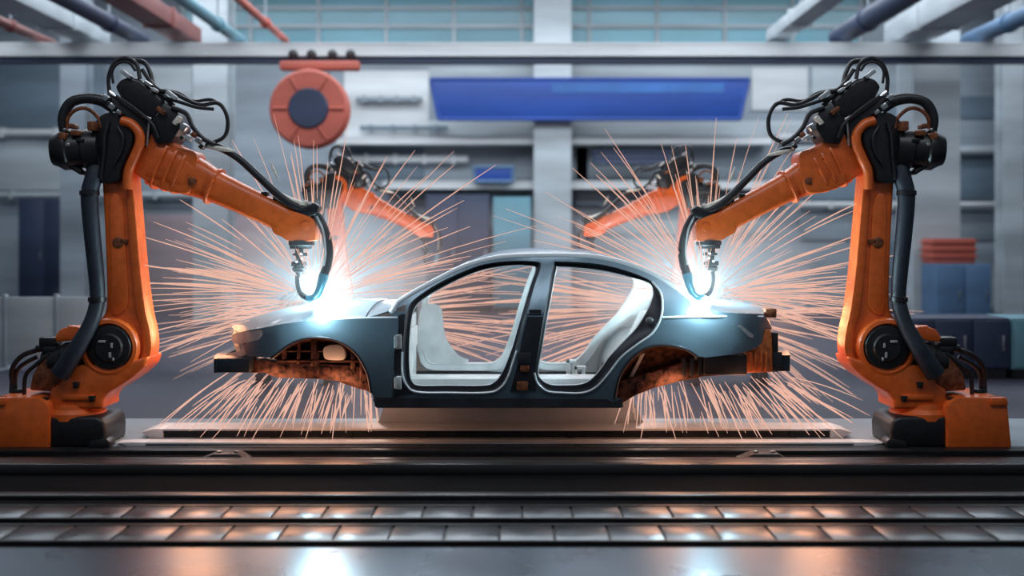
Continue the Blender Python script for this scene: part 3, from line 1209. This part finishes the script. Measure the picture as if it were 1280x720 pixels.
# carrier under the car
o = Vector((-.05, 9.68, .02))
r = empty('car_carrier', o, 'grey carrier block between the track and the car sills', 'carrier')
xa, xb = unproj(468, 0, 9.46).x, unproj(802, 0, 9.46).x
bm = bmesh.new()
P = [(xa, .02), (xb + .06, .02), (xb - .1, .33), (xa + .12, .33)]
a_prism(bm, P, 9.47, 9.92, .01)
for v in bm.verts:
    v.co = Vector((v.co.x, v.co.z, v.co.y))
finish('deck', bm, M['carrier'], r, o)
for x in (xa + .35, (xa + xb) / 2, xb - .4):
    bm = bmesh.new()
    a_box(bm, x - .12, x + .12, 9.5, 9.88, .33, .393, .008)
    finish('support_pad', bm, M['rubber'], r, o)

# ------------------------------------------------------------------ the robots
def robot(label, group, Y, tf, fore=None, torch_tf=None):
    """Everything is drawn in the side view of the left front robot (144 units = 1 m) and carried over
    by tf (complex similarity, flip) to where this robot stands."""
    flip, a, b = tf

    def mapper(T):
        fl, A, B = T

        def f(x, y, d, fd):
            z = complex(x, y)
            if fl:
                z = complex(-x, y)
            z = A * z + B
            s = abs(A)
            Yf = Y * (1 + (d if fd == 'v' else fd) * s / F)
            return Vector(((z.real - 640) * Yf / F, Y * (1 + d * s / F), HC + (HY - z.imag) * Yf / F))
        return f
    base_map = mapper(tf)
    fore_map = mapper(fore) if fore else base_map
    o = base_map(95, 560, 0, 0)
    o.z = 0.02 if Y < 12 else base_map(95, 561, 0, -43).z
    root = empty('welding_robot', o, label, 'robot', group)

    def part(name, bm, m, parent=None, mp=None, fd=None, smooth=35, lab=None):
        mp = mp or base_map
        if fd is None:
            fd = min(v.co.z for v in bm.verts)
        for v in bm.verts:
            v.co = mp(v.co.x, v.co.y, v.co.z, fd)
        ob = finish(name, bm, m, parent or root, o, smooth)
        if lab: ob['label'] = lab
        return ob
    N = bmesh.new
    # --- base
    bm = N()
    a_prism(bm, [(-22, 561), (-16, 500), (-6, 497), (44, 497), (56, 503), (60, 508), (60, 561)], -40, 40, 3)
    a_prism(bm, [(-14, 497), (6, 497), (6, 507), (-16, 507)], -43, -30, 1.5)
    bs = part('base', bm, M['orange'])
    bm = N()
    a_lathe(bm, (4, 498, 0), (0, -1, 0), [(0, 9), (3, 9), (6, 8), (6, 3)], 18)
    part('cap', bm, M['black'], bs, fd=-40)
    bm = N()
    a_prism(bm, c2([(58, 522), (118, 522), (127, 527), (129, 540), (128, 561), (58, 561)], 1, True), -36, 36, 5, 3)
    a_prism(bm, [(112, 552), (132, 548), (137, 552), (136, 561), (108, 561)], -42, -20, 2)
    part('plinth', bm, M['black'])
    bm = N()
    a_lathe(bm, (95, 522, 0), (0, -1, 0), [(0, 34), (1, 36.5), (9, 36.5), (12, 34), (14, 32), (20, 31)], 36)
    part('turntable', bm, M['orange'], fd=0)
    bm = N()
    a_prism(bm, [(62, 512), (60, 488), (73, 480), (77, 464), (100, 456), (150, 456), (184, 446), (180, 459), (166, 472), (148, 484),
                 (134, 492), (127, 501), (128, 512)], -28, 28, 4, 3)
    a_prism(bm, [(78, 494), (118, 494), (118, 500), (78, 500)], -30.5, -27, .8)
    car_ = part('carousel', bm, M['orange'])
    for (x, y) in ((94, 481), (114, 498), (55, 500)):
        bm = N()
        a_prism(bm, [(x - 4, y - 3), (x + 4, y - 3), (x + 3, y + 4), (x - 2, y + 5)], -33, -26, .8)
        part('lug', bm, M['black'], car_)
    # --- lower arm
    bm = N()
    arm = c2([(157, 152), (170, 156), (178, 168), (176, 182), (168, 200), (166, 218), (168, 245), (172, 290), (177, 345), (183, 390), (188, 412),
              (190, 435), (185, 455), (172, 470), (150, 478), (130, 480), (112, 474), (100, 460), (96, 440), (101, 420), (116, 405), (130, 393),
              (133, 368), (131, 300), (128, 240), (127, 212), (133, 182), (144, 162)], 3, True)
    a_prism(bm, arm, -15, 15, 3.2, 3)
    la = part('lower_arm', bm, M['orange'])
    bm = N()
    edge = c2([(157, 153), (169, 157), (177, 168), (175, 182), (167, 200), (165, 218), (167, 245), (171, 290), (176, 345), (182, 390), (187, 412), (189, 435), (184, 455), (171, 470)], 3)
    inn = c2([(152, 160), (162, 165), (167, 172), (165, 184), (158, 202), (156, 220), (158, 247), (161, 292), (165, 345), (170, 388), (177, 412), (179, 434), (175, 450), (164, 463)], 3)
    a_prism(bm, edge + inn[::-1], -19, -13, 1.2)
    part('edge_flange', bm, M['orange'], la)
    bm = N()
    a_prism(bm, c2([(137, 250), (152, 250), (156, 300), (160, 360), (158, 385), (140, 392), (139, 340)], 3, True), -17, -14.5, .8)
    part('rib_panel', bm, M['orange'], la)
    bm = N()
    a_lathe(bm, (147, 303, -14), (0, 0, -1), [(0, 7), (4, 7), (5, 5), (5, 3)], 16)
    a_box(bm, 150, 159, 299, 304, -19, -14, .6)
    part('cover_plug', bm, M['copper'], la)
    # shoulder ring and motor
    bm = N()
    a_lathe(bm, (135, 435, -13), (0, 0, -1), [(0, 37), (12, 37), (15, 35), (16, 31), (13, 29), (0, 29)], 40)
    sr = part('shoulder_ring', bm, M['orange'])
    bm = N()
    a_lathe(bm, (135, 435, -13), (0, 0, -1), [(0, 28.5), (14, 28.5), (17, 26), (18, 18), (20, 16), (20, 1)], 40)
    sm_ = part('shoulder_motor', bm, M['black'])
    for (x, y, w, h) in ((127, 427, 9, 3), (139, 432, 2.5, 6), (137, 444, 3, 7), (141, 449, 2, 4)):
        bm = N()
        a_box(bm, x - w / 2, x + w / 2, y - h / 2, y + h / 2, -34.5, -31, .4)
        part('marking', bm, M['lamp_grey'], sm_)
    # motor pack behind the shoulder
    bm = N()
    a_lathe(bm, (112, 446, -6), (-1, .12, 0), [(0, 21), (30, 21), (32, 19), (48, 18), (50, 14), (58, 14), (60, 8)], 24)
    dm = part('drive_motor', bm, M['black'], fd=-10)
    bm = N()
    a_prism(bm, [(36, 488), (40, 468), (52, 447), (66, 441), (76, 452), (78, 476), (66, 490)], -22, 18, 3)
    part('gear_case', bm, M['copper'])
    bm = N()
    a_prism(bm, c2([(68, 423), (74, 413), (84, 409), (96, 408), (102, 413), (98, 421), (86, 426), (72, 427)], 3, True), -16, 14, 3)
    a_lathe(bm, (88, 412, -10), (0, -1, 0), [(0, 6), (4, 6), (5, 4)], 12)
    part('junction_cover', bm, M['orange'])
    bm = N()
    a_box(bm, 47, 68, 422, 433, -18, 4, 2)
    a_box(bm, 52, 70, 433, 442, -20, 0, 2)
    a_lathe(bm, (50, 436, -10), (-1, .1, 0), [(0, 5), (8, 5), (9, 4)], 12)
    part('connector', bm, M['black'])
    for (pts, r_) in (([(44, 438, -10), (28, 444, -10), (16, 455, -8), (10, 468, -4), (9, 480, 0), (8, 497, 0)], 3.2),
                      ([(46, 446, -6), (34, 452, -6), (22, 460, -4), (15, 472, 0), (13, 497, 4)], 2.8),
                      ([(60, 442, -20), (44, 456, -22), (30, 470, -20), (26, 498, -16)], 2.6)):
        bm = N()
        a_tube(bm, pts, r_, 10, 6)
        part('cable', bm, M['rubber'])
    # long hose along the lower arm
    bm = N()
    a_tube(bm, [(119, 200, -18), (116, 222, -22), (112, 245, -24), (115, 290, -24), (120, 340, -24), (122, 374, -25), (117, 402, -30), (104, 430, -36), (90, 452, -36), (80, 466, -34)],
           [10, 10.5, 10.5, 10, 9.5, 9, 9.5, 10.5, 11.5, 12], 18, 6)
    hs = part('hose', bm, M['slate'], fd=-24)
    for (p, ax, rr) in (((122, 371, -25), (0, 1, 0), 11), ((112, 238, -24), (0, 1, 0), 12)):
        bm = N()
        a_lathe(bm, p, ax, [(0, rr - 1), (.5, rr), (6, rr), (6.5, rr - 1)], 20)
        part('hose_clamp', bm, M['black'], hs, fd=-24)
    # --- elbow
    bm = N()
    a_prism(bm, c2([(120, 150), (136, 140), (152, 146), (164, 158), (166, 176), (158, 196), (150, 214), (146, 228), (112, 226), (108, 206), (110, 180)], 3, True), -26, 20, 4, 3)
    eh = part('elbow_housing', bm, M['black'])
    bm = N()
    a_tube(bm, [(150, 150, -26), (163, 155, -27), (172, 167, -27), (172, 181, -27), (165, 198, -27), (158, 214, -26), (156, 236, -24)], 6, 14, 6)
    part('edge_trim', bm, M['orange'], eh)
    for pts in ([(146, 158, -28), (153, 172, -29), (150, 190, -29), (140, 206, -28)], [(134, 152, -28), (130, 170, -30), (128, 196, -29), (124, 224, -27)]):
        bm = N()
        a_tube(bm, pts, 2, 8, 6)
        part('cable', bm, M['rubber'], eh)
    bm = N()
    a_lathe(bm, (126, 186, -14), (-.93, .05, -.12), [(0, 25), (18, 25), (20, 23), (36, 23), (38, 25), (44, 25), (50, 21), (57, 18), (59, 9)], 28)
    a_prism(bm, [(70, 190), (80, 196), (108, 214), (106, 220), (100, 216), (76, 202)], -28, -4, 2)
    em = part('elbow_motor', bm, M['black'], fd=-14)
    for (x, y, w, h, m) in ((77, 170, 9, 9, 'copper'), (93, 166, 12, 7, 'copper'), (113, 157, 9, 12, 'copper'), (88, 157, 7, 6, 'copper'), (99, 175, 10, 5, 'black'), (84, 181, 6, 5, 'silver'),
                            (80, 162, 4, 4, 'silver')):
        bm = N()
        a_box(bm, x - w / 2, x + w / 2, y - h / 2, y + h / 2, -42, -24, 1.4)
        part('connector', bm, M[m], em)
    bm = N()
    a_tube(bm, [(77, 166, -20), (76, 146, -22), (85, 128, -22), (102, 122, -20), (122, 124, -18), (138, 133, -16)], [6, 6.5, 6.5, 6.5, 7.5, 8], 14, 6)
    part('cable', bm, M['rubber'])
    bm = N()
    a_tube(bm, [(84, 168, -26), (83, 150, -28), (92, 138, -28), (106, 135, -26), (120, 146, -24), (124, 160, -24)], 2.4, 10, 6)
    part('cable', bm, M['copper'])
    # upper motor block on the forearm root
    bm = N()
    blk = [(143, 108), (150, 99), (162, 95), (176, 100), (203, 124), (202, 136), (194, 147), (184, 146), (150, 122)]
    a_prism(bm, blk, -28, 14, 4, 3)
    um = part('wrist_motor', bm, M['black'], mp=base_map)
    bm = N()
    a_prism(bm, [(130, 124), (138, 116), (188, 152), (186, 172), (180, 186), (172, 170), (150, 150)], -24, 20, 3)
    part('motor_mount', bm, M['black'])
    bm = N()
    a_tube(bm, [(136, 114, -27), (186, 151, -27)], 1.8, 8, 1, False, False)
    a_tube(bm, [(186, 151, -27), (183, 182, -26)], 1.6, 8, 1, False, False)
    part('steel_strip', bm, M['silver'])
    bm = N()
    a_prism(bm, [(190, 136), (206, 128), (222, 138), (226, 160), (214, 178), (194, 180), (186, 160)], -26, 18, 3)
    part('gear_case', bm, M['black'])
    for (x, y, w, h, m) in ((131, 122, 8, 7, 'silver'), (139, 133, 9, 7, 'silver'), (148, 140, 7, 5, 'silver'), (134, 130, 5, 8, 'black'), (156, 92, 14, 5, 'lamp_grey'), (200, 138, 12, 6, 'copper'),
                            (220, 150, 5, 12, 'white_sleeve'), (229, 159, 7, 9, 'silver'), (234, 172, 8, 6, 'lamp_grey'), (241, 168, 6, 6, 'copper'), (247, 175, 7, 7, 'silver'), (227, 172, 5, 5, 'black'),
                            (213, 118, 14, 5, 'lamp_grey'), (184, 104, 9, 4, 'silver'), (192, 112, 7, 4, 'lamp_grey'), (251, 183, 6, 6, 'black')):
        bm = N()
        t = math.radians(38)
        c, s = math.cos(t), math.sin(t)
        P = [(x + (u * w * c - v * h * s) / 2, y + (u * w * s + v * h * c) / 2) for u, v in ((-1, -1), (1, -1), (1, 1), (-1, 1))]
        a_prism(bm, P, -33, -22, 1)
        part('connector', bm, M[m])
    for (pts, r_) in (([(136, 118, -20), (135, 96, -20), (142, 78, -19), (156, 72, -18), (169, 80, -18), (174, 98, -20)], 2.6),
                      ([(141, 104, -24), (140, 88, -24), (148, 78, -23), (160, 78, -22), (168, 88, -22)], 1.8),
                      ([(160, 74, -10), (176, 76, -10), (185, 90, -12), (190, 106, -14), (204, 120, -16), (216, 132, -18)], 3),
                      ([(176, 86, -16), (186, 100, -18), (198, 112, -18), (216, 116, -18), (232, 124, -18), (250, 131, -18), (270, 128, -16), (280, 138, -16), (283, 154, -14), (278, 170, -12), (262, 178, -12)], 2.6),
                      ([(200, 112, -10), (222, 116, -10), (240, 126, -10), (262, 124, -8), (276, 132, -8)], 2.2),
                      ([(206, 122, -24), (226, 128, -24), (246, 134, -24), (266, 136, -22)], 2.2),
                      ([(214, 134, -26), (232, 142, -26), (240, 158, -26), (252, 172, -24), (266, 180, -22)], 3.2),
                      ([(144, 120, -30), (160, 130, -31), (176, 142, -31), (190, 156, -30), (196, 172, -28)], 2)):
        bm = N()
        a_tube(bm, pts, r_, 10, 6)
        part('cable', bm, M['rubber'])
    # --- forearm
    bm = N()
    a_prism(bm, c2([(160, 196), (172, 178), (186, 168), (206, 168), (216, 178), (232, 186), (246, 194), (240, 236), (226, 242), (200, 236), (178, 224), (166, 214)], 3, True), -20, 20, 5, 3)
    part('forearm_root', bm, M['orange'], mp=base_map)
    bm = N()
    a_rbar(bm, [(196, 202, 0, 31, 22), (214, 209, 0, 28, 22), (226, 214, 0, 27, 22), (240, 220, 0, 25.5, 21), (252, 225, 0, 23, 20), (264, 231, 0, 21, 19), (275, 236, 0, 19.5, 18),
                (300, 247.5, 0, 18.2, 17), (330, 261.5, 0, 17.6, 16), (352, 272, 0, 17.4, 15.5), (366, 279, 0, 16, 15)], 24, 3.4)
    fa = part('forearm', bm, M['orange'], mp=fore_map, fd=0)
    for (x, y, h, dp) in ((206, 206, 32, 24), (218, 211, 29.5, 23.5), (229, 215.5, 28, 23), (268, 233, 22.6, 20.5)):
        bm = N()
        tx, ty = 2.2, 1.02
        a_rbar(bm, [(x - tx, y - ty, 0, h - 1, dp - 1), (x - tx * .5, y - ty * .5, 0, h + 1.2, dp + 1.2), (x + tx * .5, y + ty * .5, 0, h + 1.2, dp + 1.2), (x + tx, y + ty, 0, h - 1, dp - 1)], 24, 3.4)
        part('collar', bm, M['orange'], fa, mp=fore_map, fd=0)
    bm = N()
    a_lathe(bm, (240, 226, -20), (0, 0, -1), [(0, 5), (2.5, 5), (3, 3.5), (3, 1)], 12)
    a_box(bm, 235, 239, 222, 232, -22.5, -19, .5)
    part('cover_plug', bm, M['copper'], fa, mp=fore_map)
    bm = N()
    a_prism(bm, c2([(342, 262), (356, 262), (376, 267), (390, 273), (394, 282), (394, 298), (390, 301), (362, 301), (352, 296), (340, 288)], 3, True), -14, 14, 3.5, 3)
    wr = part('wrist', bm, M['orange'], mp=fore_map)
    bm = N()
    a_lathe(bm, (381, 283, -13.5), (0, 0, -1), [(0, 6), (2, 6), (2.6, 4.5), (2.6, 1)], 16)
    part('pivot_cap', bm, M['orange'], wr, mp=fore_map)
    # --- tool: placed at the wrist
    if torch_tf:
        tmap = mapper(torch_tf)
    else:
        tmap = fore_map
    bm = N()
    a_lathe(bm, (377, 300, 0), (0, 1, 0), [(0, 12), (1, 16), (6, 16), (8, 13), (11, 12), (11, 6)], 24)
    a_box(bm, 364, 372, 306, 311, -10, 6, 1)
    fl = part('tool_flange', bm, M['tool'], mp=tmap, fd=0)
    bm = N()
    a_lathe(bm, (374, 310, 0), (0, 1, 0), [(0, 5), (6, 5), (7, 8), (9, 8), (10, 4), (17, 4), (18, 9), (22, 10), (23, 6), (25, 9), (29, 8), (31, 4), (38, 3)], 20)
    a_box(bm, 365, 370, 327, 333, -5, 5, .8)
    a_box(bm, 379, 384, 316, 320, -4, 4, .8)
    to = part('torch_body', bm, M['tool'], mp=tmap, fd=0)
    bm = N()
    a_tube(bm, [(374, 336, 0), (372, 348, -4), (373, 359, -9), (377, 368, -14), (385, 373, -17)], [3.2, 3.2, 3.2, 3.4, 3.6], 12, 6)
    part('torch_neck', bm, M['tool'], to, mp=tmap, fd='v')
    bm = N()
    a_tube(bm, [(383, 372, -16), (391, 373, -18), (398, 366, -16), (402, 355, -14), (405, 344, -11)], [4, 4.4, 5.2, 6, 6.6], 14, 6)
    part('nozzle', bm, M['torch'], to, mp=tmap, fd='v')
    for p in ((376, 316), (377, 322), (371, 326), (380, 342)):
        bm = N()
        a_lathe(bm, (p[0], p[1], -5), (.2, .3, -1), [(0, 2), (4, 2), (5, 1.2)], 8)
        part('terminal', bm, M['silver'], to, mp=tmap, fd=-5)
    bm = N()
    a_tube(bm, [(390, 264, -6), (399, 274, -4), (407, 292, -6), (411, 314, -8), (409, 332, -10), (404, 347, -12)], [6, 6, 5.8, 5.6, 5.6, 6], 14, 7)
    tc = part('torch_cable', bm, M['rubber'], mp=tmap, fd='v')
    bm = N()
    a_tube(bm, [(396, 270, -10), (404, 288, -12), (407, 314, -13.8), (405, 332, -15.8)], 1.2, 8, 6)
    part('stripe', bm, M['lamp_grey'], tc, mp=tmap, fd='v')
    # dress pack
    bm = N()
    a_tube(bm, [(258, 181, -14), (278, 186, -16), (300, 199, -16), (322, 219, -16), (342, 238, -15), (362, 254, -12), (382, 263, -8)], [4, 4.6, 4.8, 5, 5, 5, 5], 14, 6)
    part('dress_hose', bm, M['rubber'], mp=fore_map, fd=-14)
    bm = N()
    a_tube(bm, [(262, 184, -20), (280, 187, -22), (296, 190, -20)], [1.5, 3, 1.5], 8, 5)
    part('sleeve', bm, M['white_sleeve'], mp=fore_map, fd=-10)
    bm = N()
    a_tube(bm, [(330, 228, -9), (346, 243, -7), (362, 253, -6), (376, 257, -6), (384, 252, -6)], [2, 5.5, 7, 7, 2.5], 14, 6)
    part('sleeve', bm, M['white_sleeve'], mp=fore_map, fd=-10)
    bm = N()
    a_tube(bm, [(337, 202, -4), (341, 212, -4), (347, 225, -4)], [.6, 1.7, .6], 8, 5)
    part('cable_tail', bm, M['white_sleeve'], mp=fore_map, fd=-10)
    bm = N()
    a_prism(bm, [(366, 262), (380, 258), (392, 252), (400, 258), (396, 268), (384, 273), (374, 269)], -14, 8, 3)
    part('hose_clamp', bm, M['black'], mp=fore_map)
    for (x, y) in ((330, 241), (345, 247), (352, 252)):
        bm = N()
        a_box(bm, x - 4, x + 4, y - 1.5, y + 4, -10, 4, 1)
        part('hose_bracket', bm, M['black'], mp=fore_map)
    return root


def sim(r0, t0, r1, t1, flip):
    """similarity taking reference points r0, r1 to t0, t1"""
    z0, z1 = complex(*r0), complex(*r1)
    if flip:
        z0, z1 = complex(-r0[0], r0[1]), complex(-r1[0], r1[1])
    w0, w1 = complex(*t0), complex(*t1)
    A = (w1 - w0) / (z1 - z0)
    return (flip, A, w0 - A * z0)


G = None
G1, G2 = 'large welding robots beside the car', 'smaller welding robots behind the car'
robot('large orange welding robot left of the car, its torch over the hood', G1, 9.0, (False, 1 + 0j, 0j))
robot('large orange welding robot right of the car, its torch over the boot', G1, 9.0, (True, 1 + 0j, 1245 + 0j),
      sim((180, 195), (1065, 195), (378, 300), (886, 300), True), sim((377, 300), (886, 300), (377, 372), (886, 370), True))
robot('smaller orange welding robot standing behind the hood, beyond the left one', G2, 13.0,
      (False, .5 + 0j, complex(378 - 33.5, 181 - 35)))
robot('smaller orange welding robot standing behind the boot, beyond the right one', G2, 13.0,
      (True, .5 + 0j, complex(850 + 84, 181 - 35)), sim((180, 195), (842, 244), (378, 300), (738, 295), True),
      sim((377, 300), (738, 296), (377, 372), (738, 326), True))

# steel pedestals that carry the two smaller robots
for nm, cx, lab in (('left', 378 - 33.5 + 27, 'dark steel pedestal under the smaller robot behind the hood'), ('right', 934 - 27, 'dark steel pedestal under the smaller robot behind the boot')):
    top = unproj(0, .5 * 561 + 146, 13.0 * (1 - 43 * .5 / F)).z - .002
    c = unproj(cx, 0, 13.0)
    o = Vector((c.x, 13.0, -.02))
    r = empty('pedestal', o, lab, 'pedestal', 'pedestals of the smaller robots')
    bm = bmesh.new()
    a_box(bm, o.x - .5, o.x + .5, 12.72, 13.28, top - .04, top, .006)
    finish('top_plate', bm, M['rail_dark'], r, o)
    for sx in (-.42, .42):
        for sy in (12.8, 13.2):
            bm = bmesh.new()
            a_box(bm, o.x + sx - .05, o.x + sx + .05, sy - .05, sy + .05, -.005, top - .041, .004)
            a_box(bm, o.x + sx - .08, o.x + sx + .08, sy - .075, sy + .075, -.02, -.005, .002)
            finish('leg', bm, M['rail_dark'], r, o)

# ------------------------------------------------------------------ sparks, arcs, smoke
AL = unproj(396, 377, 8.88)
AR = unproj(883, 374, 8.88)


def sparks(name, seeds, label):
    bm = bmesh.new()
    lay = bm.verts.layers.float.new('heat')
    for (S, v, t0, t1, rad, g, h0, h1) in seeds:
        pts = []
        for k in range(7):
            t = t0 + (t1 - t0) * k / 6
            p = S + v * t + Vector((0, 0, -g * t * t / 2))
            if p.z < .03:
                if k < 2:
                    pts = []
                break
            pts.append(p)
        if len(pts) > 1:
            a_tube(bm, pts, [rad * .55, rad, rad * .9, rad * .35], 4, 1, False, False, lay, (h0, h1))
    o = finish(name, bm, M['spark'], None, None, 0, False)
    return tag(o, label, 'sparks', 'spark sprays', 'stuff')


def burst(S, n, a0, a1, sp0, sp1, y0, y1, rnd, wide=.0052, tmin=.02):
    out = []
    for i in range(n):
        a = math.radians(rnd.uniform(a0, a1))
        sp = rnd.uniform(sp0, sp1)
        yy = rnd.uniform(y0, y1)
        v = Vector((math.cos(a) * sp, yy * sp, math.sin(a) * sp))
        t1 = rnd.uniform(.10, .27)
        t0 = rnd.uniform(tmin, t1 * .65)
        out.append((S + Vector((rnd.uniform(-.03, .03), rnd.uniform(-.02, .05), rnd.uniform(0, .03))), v, t0, t1, rnd.uniform(.55, 1.15) * wide,
                    rnd.uniform(3, 8), rnd.uniform(.75, 1.0), rnd.uniform(.05, .45)))
    return out


rnd = random.Random(11)
# up and out over the hood
sL = burst(AL, 135, 6, 178, 4.5, 8, .05, .5, rnd)
sL += burst(AL, 60, 150, 200, 5, 8.5, .14, .45, rnd)
sparks('spark_spray', sL, 'fan of glowing sparks flying up and out from the left torch over the hood')
sR = burst(AR, 135, 2, 172, 4.5, 8, .05, .5, rnd)
sR += burst(AR, 60, -14, 24, 5, 8.5, .14, .45, rnd)
sparks('spark_spray', sR, 'fan of glowing sparks flying up and out from the right torch over the boot')


def shower(xa, xb, yrow, n, fan0, fan1, rnd, Y0=8.9, Y1=9.6):
    out = []
    for i in range(n):
        u = rnd.random()
        Y = rnd.uniform(Y0, Y1)
        S = unproj(xa + (xb - xa) * u, yrow + rnd.uniform(-6, 6), Y)
        a = math.radians(fan0 + (fan1 - fan0) * u + rnd.gauss(0, 7))
        sp = rnd.uniform(2.5, 5.5)
        v = Vector((math.cos(a) * sp, rnd.uniform(-.25, .1) * sp, math.sin(a) * sp))
        t1 = rnd.uniform(.06, .22)
        t0 = rnd.uniform(0, t1 * .4)
        out.append((S, v, t0, t1, rnd.uniform(.0042, .0068), 6, rnd.uniform(.7, 1), rnd.uniform(.15, .6)))
    return out


sparks('spark_spray', shower(285, 470, 470, 105, -152, -84, rnd), 'curtain of sparks raining down under the front of the car')
sparks('spark_spray', shower(785, 985, 474, 120, -98, -28, rnd), 'curtain of sparks raining down under the rear of the car')
# behind the cabin, seen through the door openings
b1 = burst(unproj(430, 400, 10.7), 70, -14, 22, 6, 11, -.05, .25, rnd, .006, .05)
b1 += burst(unproj(860, 392, 10.7), 70, 160, 200, 6, 11, -.05, .25, rnd, .006, .05)
sparks('spark_spray', b1, 'sparks streaking sideways behind the car, seen through its open door frames')
b2 = burst(unproj(400, 400, 10.5), 60, 165, 225, 5, 9, -.1, .3, rnd)
b2 += burst(unproj(900, 400, 10.5), 60, -45, 18, 5, 9, -.1, .3, rnd)
sparks('spark_spray', b2, 'loose sparks flying low beyond the nose and the tail of the car')

for p, lab in ((AL, 'white hot welding arc at the tip of the left torch'), (AR, 'white hot welding arc at the tip of the right torch')):
    bm = bmesh.new()
    bmesh.ops.create_icosphere(bm, subdivisions=3, radius=.035)
    for v in bm.verts:
        k = 1 + .25 * math.sin(v.co.x * 160) * math.sin(v.co.z * 130)
        v.co = v.co * k + p + Vector((0, 0, -.01))
    tag(finish('welding_arc', bm, M['arc'], None, p, 60), lab, 'arc')


def puff(c, rx, ry, rz, m, label):
    bm = bmesh.new()
    bmesh.ops.create_icosphere(bm, subdivisions=4, radius=1)
    for v in bm.verts:
        d = v.co.normalized()
        k = 1 + .07 * math.sin(d.x * 5 + c.x) * math.cos(d.z * 4) + .05 * math.sin(d.y * 6 + d.z * 3)
        v.co = Vector((d.x * rx, d.y * ry, d.z * rz)) * k + c
    return tag(finish('weld_smoke', bm, m, None, c, 180), label, 'smoke', None, 'stuff')


SM = smoke_mat('weld_smoke', (.95, .95, .97), .115)
SM2 = smoke_mat('warm_smoke', (.98, .88, .88), .05)
puff(AL + Vector((.05, .5, .12)), 1.05, .75, .8, SM, 'bright smoke around the left torch above the hood')
puff(AR + Vector((.0, .5, .12)), 1.05, .75, .8, SM, 'bright smoke around the right torch above the boot')
puff(Vector((-.1, 11.5, 1.0)), 4.7, 1.05, 1.15, SM2, 'thin drifting weld smoke behind the car body')


# ------------------------------------------------------------------ light
def point(p, e, col, r):
    l = bpy.data.lights.new('point_light', 'POINT')
    l.energy = e
    l.color = col
    l.shadow_soft_size = r
    o = bpy.data.objects.new('point_light', l)
    COL.objects.link(o)
    o.location = p


def area(p, rot, e, col, sx, sy, nm='overhead_light'):
    l = bpy.data.lights.new(nm, 'AREA')
    l.shape = 'RECTANGLE'
    l.size = sx
    l.size_y = sy
    l.energy = e
    l.color = col
    o = bpy.data.objects.new(nm, l)
    COL.objects.link(o)
    o.location = p
    o.rotation_euler = rot


point(AL + Vector((.03, .16, .10)), 135, (.62, .90, 1), .05)
point(AR + Vector((-.03, .16, .10)), 135, (.62, .90, 1), .05)
# added fill lights in front of the near seams for the fender glow
point(unproj(398, 384, 8.40), 20, (.62, .90, 1), .06)
point(unproj(880, 380, 8.40), 20, (.62, .90, 1), .06)
# glow of the spark showers
for px in (340, 420, 845, 930):
    point(unproj(px, 486, 8.62), 8, (1, .44, .22), .22)
for px in (255, 1015):
    point(unproj(px, 400, 9.3), 30, (1, .40, .17), .3)
point(Vector((-1.3, 11.4, 1.0)), 75, (1, .70, .58), .4)
point(Vector((1.3, 11.4, 1.0)), 75, (1, .70, .58), .4)
# hall lamps in rows under the roof
for y in (13.5, 17.0, 20.0, 23.5):
    area((0, y, HZ - .25), (0, 0, 0), 760 if y < 15 else 900, (.86, .93, 1), 24, .9)
area((0, 4.5, 8.2), (math.radians(20), 0, 0), 300, (.85, .92, 1), 12, 2)  # added fill above the camera, brightens car and robots

wd = bpy.data.worlds.new('world')
SC.world = wd
wd.use_nodes = True
bg = wd.node_tree.nodes['Background']
bg.inputs[0].default_value = (.45, .55, .68, 1)
bg.inputs[1].default_value = .16

SC.view_settings.view_transform = 'Standard'
SC.view_settings.look = 'None'
SC.view_settings.exposure = 0.0
SC.view_settings.gamma = 1.0
SC.view_settings.use_curve_mapping = False
SC.cycles.use_denoising = True
SC.cycles.max_bounces = 8
SC.cycles.volume_bounces = 1
SC.cycles.sample_clamp_indirect = 6
